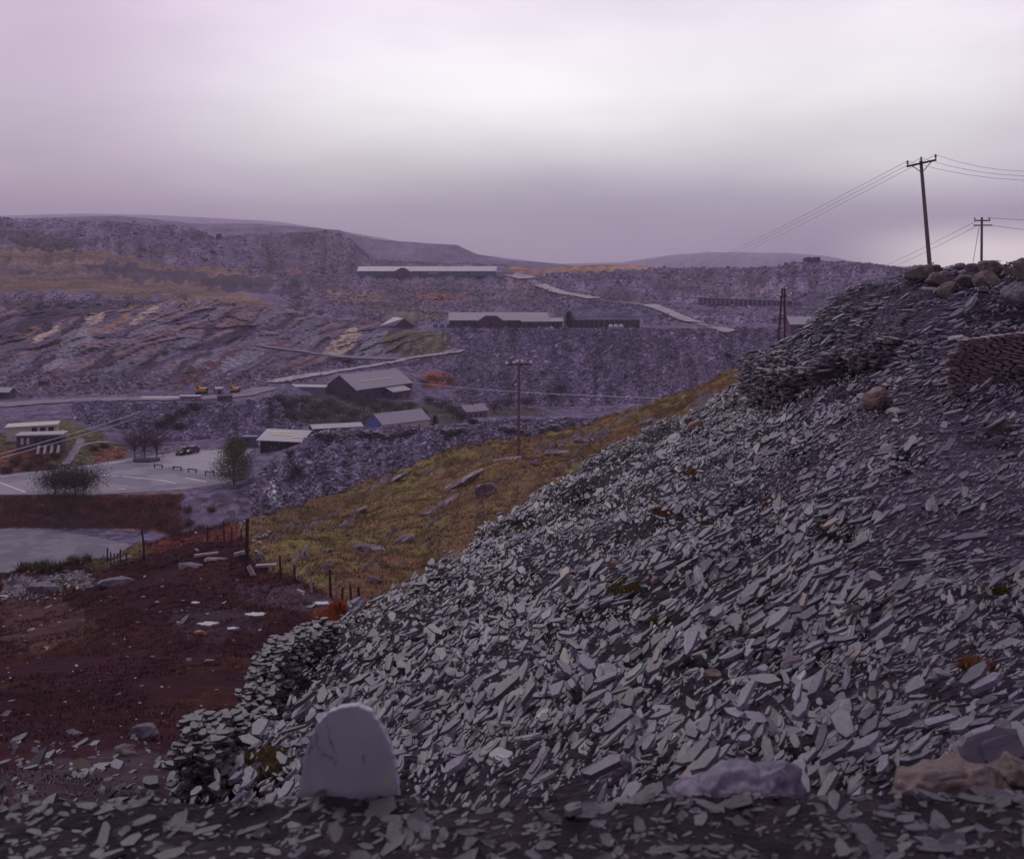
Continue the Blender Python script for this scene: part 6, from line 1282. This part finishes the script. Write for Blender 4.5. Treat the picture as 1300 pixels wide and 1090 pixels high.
keep = pos[:, 1] > 20; pos = pos[keep]; q = q[keep]; r = r[keep]; n = len(pos); f1 = fbm(pos[:, 0]/4, pos[:, 1]/4, s=501, o=3); c = np.where((f1 > .2)[:, None], np.array((.125, .10, .055)), np.where((f1 < -.22)[:, None], np.array((.145, .085, .05)), np.array((.165, .115, .062))))
tag(blades('moor_grass', pos, np.interp(pos[:, 1], [30, 100], [.17, .30]), c, 6, .14, .018+.0004*0, M_GRS, (.15, -.1)), kind='stuff')
mk = bog.astype(float)*((Qm > -60) & (Rm < 1120))
pos, nn, du, dv, q, r = sample(Pm, Qm, Rm, 42000, lambda P, Q, R: 1/np.clip(P[..., 1], 10, 80)**1.0, mk)
n = len(pos); f1 = fbm(pos[:, 0]/3, pos[:, 1]/3, s=511, o=4); keep = f1 > -.18; pos = pos[keep]; f1 = f1[keep]; c = np.where((f1 > .22)[:, None], np.array((.075, .028, .022)), np.array((.038, .014, .02)))
tag(blades('heather', pos, np.interp(pos[:, 1], [10, 60], [.045, .2]), c, 6, .07, .009, M_GRS), kind='stuff')
def patch_blades(name, spots, bv, colr, hgt, n_each, label=None, cat=None, wid=.012):
    P_ = []
    for px_, row, w_, h_ in spots:
        for _ in range(n_each):
            a = random.uniform(0, 6.28); k = random.random()**.6; p = hit(px_+math.cos(a)*k*w_/2, row+math.sin(a)*k*h_/2, bv)[0]
            if p: P_.append(tuple(p+Vector((0, 0, .03))))
    P_ = np.array(P_); c = np.array(colr)[RNG.integers(0, len(colr), len(P_))]
    return blades(name, P_, np.full(len(P_), hgt), c, 5, .05, wid, M_GRS)
MS = [(.13, .14, .035), (.10, .12, .03), (.22, .10, .04)]; MR = [(.26, .075, .045), (.16, .06, .04), (.12, .12, .04)]
for i, (px_, row, w_, h_, cc, lb) in enumerate([
 (790,745,34,18,MS,'green and rusty moss clump beside the small brown stones'),(985,640,30,14,MR,'red and green moss patch high on the middle slope'),(1055,665,40,16,MR,'rusty moss patch with green fringe in the middle slope'),
 (840,650,24,10,MR,'rust coloured patch near the upper edge of the slope'),(880,600,26,8,MR,'red brown moss among slates by the grass edge'),(655,672,14,6,MS,'small bright green moss tuft at the slope edge'),(885,665,26,8,MS,'thin green moss streak in the upper middle slope'),
 (1265,752,10,6,MS,'tiny green moss spot near the frame edge'),(1240,850,16,8,MR,'reddish debris patch in the fine material'),(985,490,18,6,MS,'green moss below the collapsed bank'),(925,505,26,5,MS,'mossy strip at the top edge by the grass'),(335,970,60,30,[(.16,.13,.06),(.12,.11,.05),(.20,.15,.07)],'olive moss covering slates near the ruined wall'),(835,790,20,6,MS,'little moss line below the tall pale slate')]):
    o = patch_blades('moss_clump', [(px_, row, w_, h_)], B_TIP, cc, .09 if row > 550 else .14, int(w_*h_*1.4)+60); tag(o, lb, 'moss')
o = patch_blades('bracken', [(413, 796, 26, 20), (430, 778, 14, 8)], B_MOOR, [(.36, .10, .035), (.28, .08, .03)], .38, 300, wid=.02); tag(o, 'bright rust orange bracken clump at the fence end', 'bracken')
o = patch_blades('bracken', [(470, 775, 40, 5)], B_MOOR, [(.30, .10, .04), (.24, .10, .04)], .25, 160, wid=.02); tag(o, 'thin rusty bracken strip along the top of the slate edge', 'bracken')

# ------------------------------------------------------------------ trees and shrubs
def leaf_cloud(P, size, col, name, parent, var=.35, flat=1.0):
    n = len(P); a = unit(RNG.normal(0, 1, (n, 3))); b_ = unit(np.cross(a, RNG.normal(0, 1, (n, 3)))); s_ = size*RNG.uniform(.5, 1.3, (n, 1)); V = np.stack([P-a*s_, P+b_*s_*.5, P+a*s_, P-b_*s_*.5], 1).reshape(-1, 3)
    C = np.array(col)[RNG.integers(0, len(col), n)]*RNG.uniform(1-var, 1+var, (n, 1)); o = np_mesh(name, V, np.arange(4*n), np.full(n, 4), M_LEF, np.repeat(C, 4, 0)); o.parent = parent; return o
def tree(px_, row, z, h_, w_, label, cols, kind='cone', stems=1, nleaf=2600, lsize=.12, bare=False, bv=None, name='tree', base=None, cat='tree', low=.08):
    if base is None:
        base = at_plane(px_, row, z) if z is not None else hit(px_, row, bv)[0]
    E = empty(name, base, label, cat); r_ = random.Random(int(px_*7+row)); tk = MB(); br = MB(); pts = []
    for s_ in range(stems):
        ox = (s_-(stems-1)/2)*w_/max(stems, 1)*.8 if stems > 1 else 0; hh = h_*(r_.uniform(.8, 1) if stems > 1 else 1); oy = r_.uniform(-.5, .5)*(stems > 1)
        top = Vector((ox+r_.uniform(-.04, .04)*h_, oy, hh)); tk.path([(ox, oy, -.3), (ox+r_.uniform(-.03, .03)*h_, oy, hh*.4), tuple(top)], [.03*h_**.9, .02*h_**.9, .02], 6)
        nb = 42 if kind == 'cone' else 26
        for i in range(nb):
            t = low+(1-low)*(i/nb)**.9 if kind == 'cone' else r_.uniform(.12, .6); a = i*2.4+r_.uniform(-.5, .5); ww = w_/(stems**.18)
            if kind == 'cone': ln = ww/2*math.sin(math.pi*min(.97, .16+t*.82))**.8*r_.uniform(.6, 1.1)*(1-.25*t); up = ln*r_.uniform(-.05, .35); s0 = Vector((ox, oy, 0)).lerp(top, t)
            else: ln = ww*.5*r_.uniform(.55, 1.1); up = h_*(1-t)*r_.uniform(.25, .95)*(1-.25*(ln/(ww*.5))); s0 = Vector((ox, oy, 0)).lerp(top, .12+t*.6)
            e_ = s0+Vector((math.cos(a)*ln, math.sin(a)*ln, up)); md_ = s0.lerp(e_, .5)+Vector((0, 0, .06*ln)); br.path([s0, md_, e_], [.012*h_**.8+.01, .008*h_**.8+.006, .006], 4)
            k_n = int(nleaf/stems/nb)
            for _ in range(k_n):
                u = r_.random()**.55; p = s0.lerp(e_, u)+Vector((r_.gauss(0, 1), r_.gauss(0, 1), r_.gauss(0, .8)))*(.06*ww+.05*ln)*(1.1 if kind == 'cone' else 2.1); pts.append(tuple(p))
            if bare or kind != 'cone':
                for _ in range(3):
                    u = r_.uniform(.4, .95); s1 = s0.lerp(e_, u); e2 = s1+Vector((r_.gauss(0, .3)*ln, r_.gauss(0, .3)*ln, abs(r_.gauss(.3, .2))*ln)); br.path([s1, e2], [.02, .006], 3)
    tk.build('trunk', m_trunk, E); br.build('branches', m_trunk, E); leaf_cloud(np.array(pts), lsize, cols, 'crown', E); return E
GR = [(.10, .10, .045), (.13, .105, .06), (.075, .085, .04)]
tree(297, 616, -40, 8.1, 8.2, 'tall feathery olive larch standing at the near edge of the car park', [(.13, .115, .06), (.17, .135, .075), (.09, .09, .05)], 'cone', 1, 17000, .12)
tree(88, 628, -40, 5.4, 8.6, 'broad dark pine clump with several trunks at the car park edge', [(.055, .05, .035), (.085, .06, .05), (.05, .055, .04)], 'round', 4, 12000, .13, low=.2)
tree(184, 583, -40, 7.4, 8.2, 'bare dark reddish tree growing from a round island in the car park', [(.085, .028, .045), (.06, .025, .035)], 'round', 3, 11000, .07, bare=True)
E = empty('tree_island', at_plane(186, 585, -40), 'low round dark planting island under the bare reddish tree', 'planter'); mb = MB(); n_ = 20
prof = [(2.4, 0), (2.4, .3), (2.1, .42), (0, .5)]; vs_ = [(r__*math.cos(2*math.pi*j/n_), r__*.8*math.sin(2*math.pi*j/n_), z_) for r__, z_ in prof for j in range(n_)]; fs_ = [(k_*n_+j, k_*n_+(j+1) % n_, (k_+1)*n_+(j+1) % n_, (k_+1)*n_+j) for k_ in range(3) for j in range(n_)]; mb.add(vs_, fs_); o = mb.build('soil', m_odk if False else m_stone, E); o.location = (0, 0, .05)
mb = MB()
for j in range(20): a = 2*math.pi*j/20; mb.box((2.45*math.cos(a), 1.96*math.sin(a), .2), (.7, .35, .42), Matrix.Rotation(a+math.pi/2, 3, 'Z'))
mb.build('rim', m_stone, E)
DKG = [(.035, .038, .03), (.05, .045, .042), (.06, .05, .045)]
q = W(722, 415, 418); tree(0, 0, 0, 6.2, 4.2, 'dark bushy conifer between the small roofed hut and lattice frame', [(.035, .035, .035), (.05, .04, .045)], 'cone', 1, 2600, .22, base=Vector((q.x, q.y, drop(q.x, q.y) or q.z)))
q = W(717, 415, 420)
q = W(552, 545, 255); tree(0, 0, 0, 4.3, 2.6, 'small dark spruce at the end of the blue gabled shed', [(.03, .032, .028), (.05, .04, .04)], 'cone', 1, 1500, .14, base=Vector((q.x, q.y, q.z-1.2)))
q = W(693, 541, 262); tree(0, 0, 0, 5.0, 5.0, 'dark rounded tree near the tin store beyond the knoll pole', DKG, 'round', 2, 2600, .18, base=Vector((q.x, q.y, q.z-1.8)))
q = W(722, 541, 265); tree(0, 0, 0, 4.2, 4.0, 'lower dark tree beside the tin store and grassy hill', DKG, 'round', 2, 2000, .18, base=Vector((q.x, q.y, q.z-1.5)))
tree(378, 605, None, 2.6, 2.2, 'lone dark bush growing on the face of the slate heap', DKG, 'round', 1, 900, .13, name='shrub', cat='shrub')
rs = random.Random(9)
def bush(px_, row, w_, h_, label, group, cols, bv=None, nl=900, ls=.16):
    p = hit(px_, row, bv)[0]
    if p is None: return
    s_ = p.y/F; tree(px_, row, None, h_*s_, w_*s_, label, cols, 'round', 1, nl, ls, bv=bv, name='shrub', base=p, cat='shrub')['group'] = group
for px_, row, w_, h_ in [(368,522,26,16),(385,516,24,14),(402,524,26,15),(372,534,24,14),(392,536,26,14),(412,534,24,13),(430,530,28,18),(448,534,26,18),(462,522,26,20),(478,528,26,20),(492,520,22,14),(505,526,22,13),(355,512,20,12),(418,518,22,12),(440,542,22,12),(468,540,26,14),(520,520,20,10),(560,522,24,16),(574,530,22,18),(585,536,18,16),(545,512,18,8),(602,520,16,10),(628,524,22,16),(645,520,22,16),(668,518,24,18),(600,540,12,8),(536,528,16,8),(700,508,18,14),(712,500,16,14)]:
    bush(px_, row, w_, h_, 'dark low shrub in the thicket of the valley floor', 'dark shrubs filling the valley floor', DKG if rs.random() < .7 else [(.06, .045, .05), (.08, .055, .06)])
for px_, row, w_, h_ in [(232,530,24,14),(218,538,22,14),(246,522,20,12),(205,545,18,12),(228,546,16,8)]:
    bush(px_, row, w_, h_, 'dark bush on the rubble heap beside the bare reddish tree', 'dark bushes on the heap by the bare tree', [(.04, .028, .035), (.035, .04, .035)])
for px_, row, w_, h_ in [(20,590,16,9),(36,596,18,10),(52,592,20,12),(48,584,14,8),(8,600,14,8),(66,596,12,6),(70,582,12,6),(120,571,9,4),(132,568,9,4)]:
    bush(px_, row, w_, h_, 'russet bush in the rough bank below the flat roofed block', 'russet bushes below the white block', [(.15, .065, .035), (.055, .04, .035), (.07, .065, .04)], nl=700)
for px_, row, w_, h_ in [(540,490,14,9),(555,488,18,12),(570,488,14,10),(548,482,12,6)]:
    bush(px_, row, w_, h_, 'red brown bracken bush beside the big grey shed', 'red brown bushes by the big shed', [(.26, .085, .05), (.17, .07, .05)], nl=700)
for px_, row, w_, h_ in [(60,652,16,7),(88,648,18,9),(120,645,20,8),(150,642,16,8),(174,640,16,8),(196,646,14,9),(215,642,14,8),(205,664,18,10),(184,674,18,9),(222,676,16,9),(240,668,14,9),(255,675,14,9),(150,664,14,6),(30,646,16,7),(238,650,10,6),(268,650,8,6)]:
    bush(px_, row, w_, h_, 'rusty bracken tuft on the bank under the car park', 'bracken tufts on the bank under the car park', [(.17, .07, .05), (.10, .075, .045), (.12, .05, .045)], nl=500, ls=.12)
# low ground cover on the bank, lawns and far grass slopes
def cover(name, mask, n, hgt, cols, wid):
    pos, nn, du, dv, q, r = sample(XYZ, PX, ROW, n, lambda P, Q, R: 1/np.clip(P[..., 1], 60, 1500)**.5, mask.astype(float)); c = np.array(cols)[RNG.integers(0, len(cols), n)]
    return tag(blades(name, pos, np.full(n, hgt), c, 5, hgt*.8, wid, M_GRS), kind='stuff')
cover('bank_grass', inpoly(PX, ROW, [(-300,632),(0,632),(228,629),(236,700),(150,690),(-300,700)], 3) & kmask(2.9, 4.0), 9000, .55, [(.20, .085, .055), (.15, .07, .05), (.10, .08, .045)], .06)
cover('lawn_grass', inpoly(PX, ROW, [(-300,556),(0,552),(80,540),(110,545),(160,572),(150,588),(110,588),(60,597),(0,601),(-300,620)], 3) & kmask(5, 7.3), 5000, .3, [(.13, .12, .06), (.10, .10, .05), (.17, .09, .05)], .05)
o = patch_blades('reeds', [(50,722,60,8),(90,712,50,8),(120,706,40,7)], B_MOOR, [(.14, .13, .06), (.11, .11, .055)], .5, 160, wid=.03); tag(o, kind='stuff')
for o in scene.objects:
    if o.parent is None and o.get('label') and not o.get('kind'): o['kind'] = 'thing'
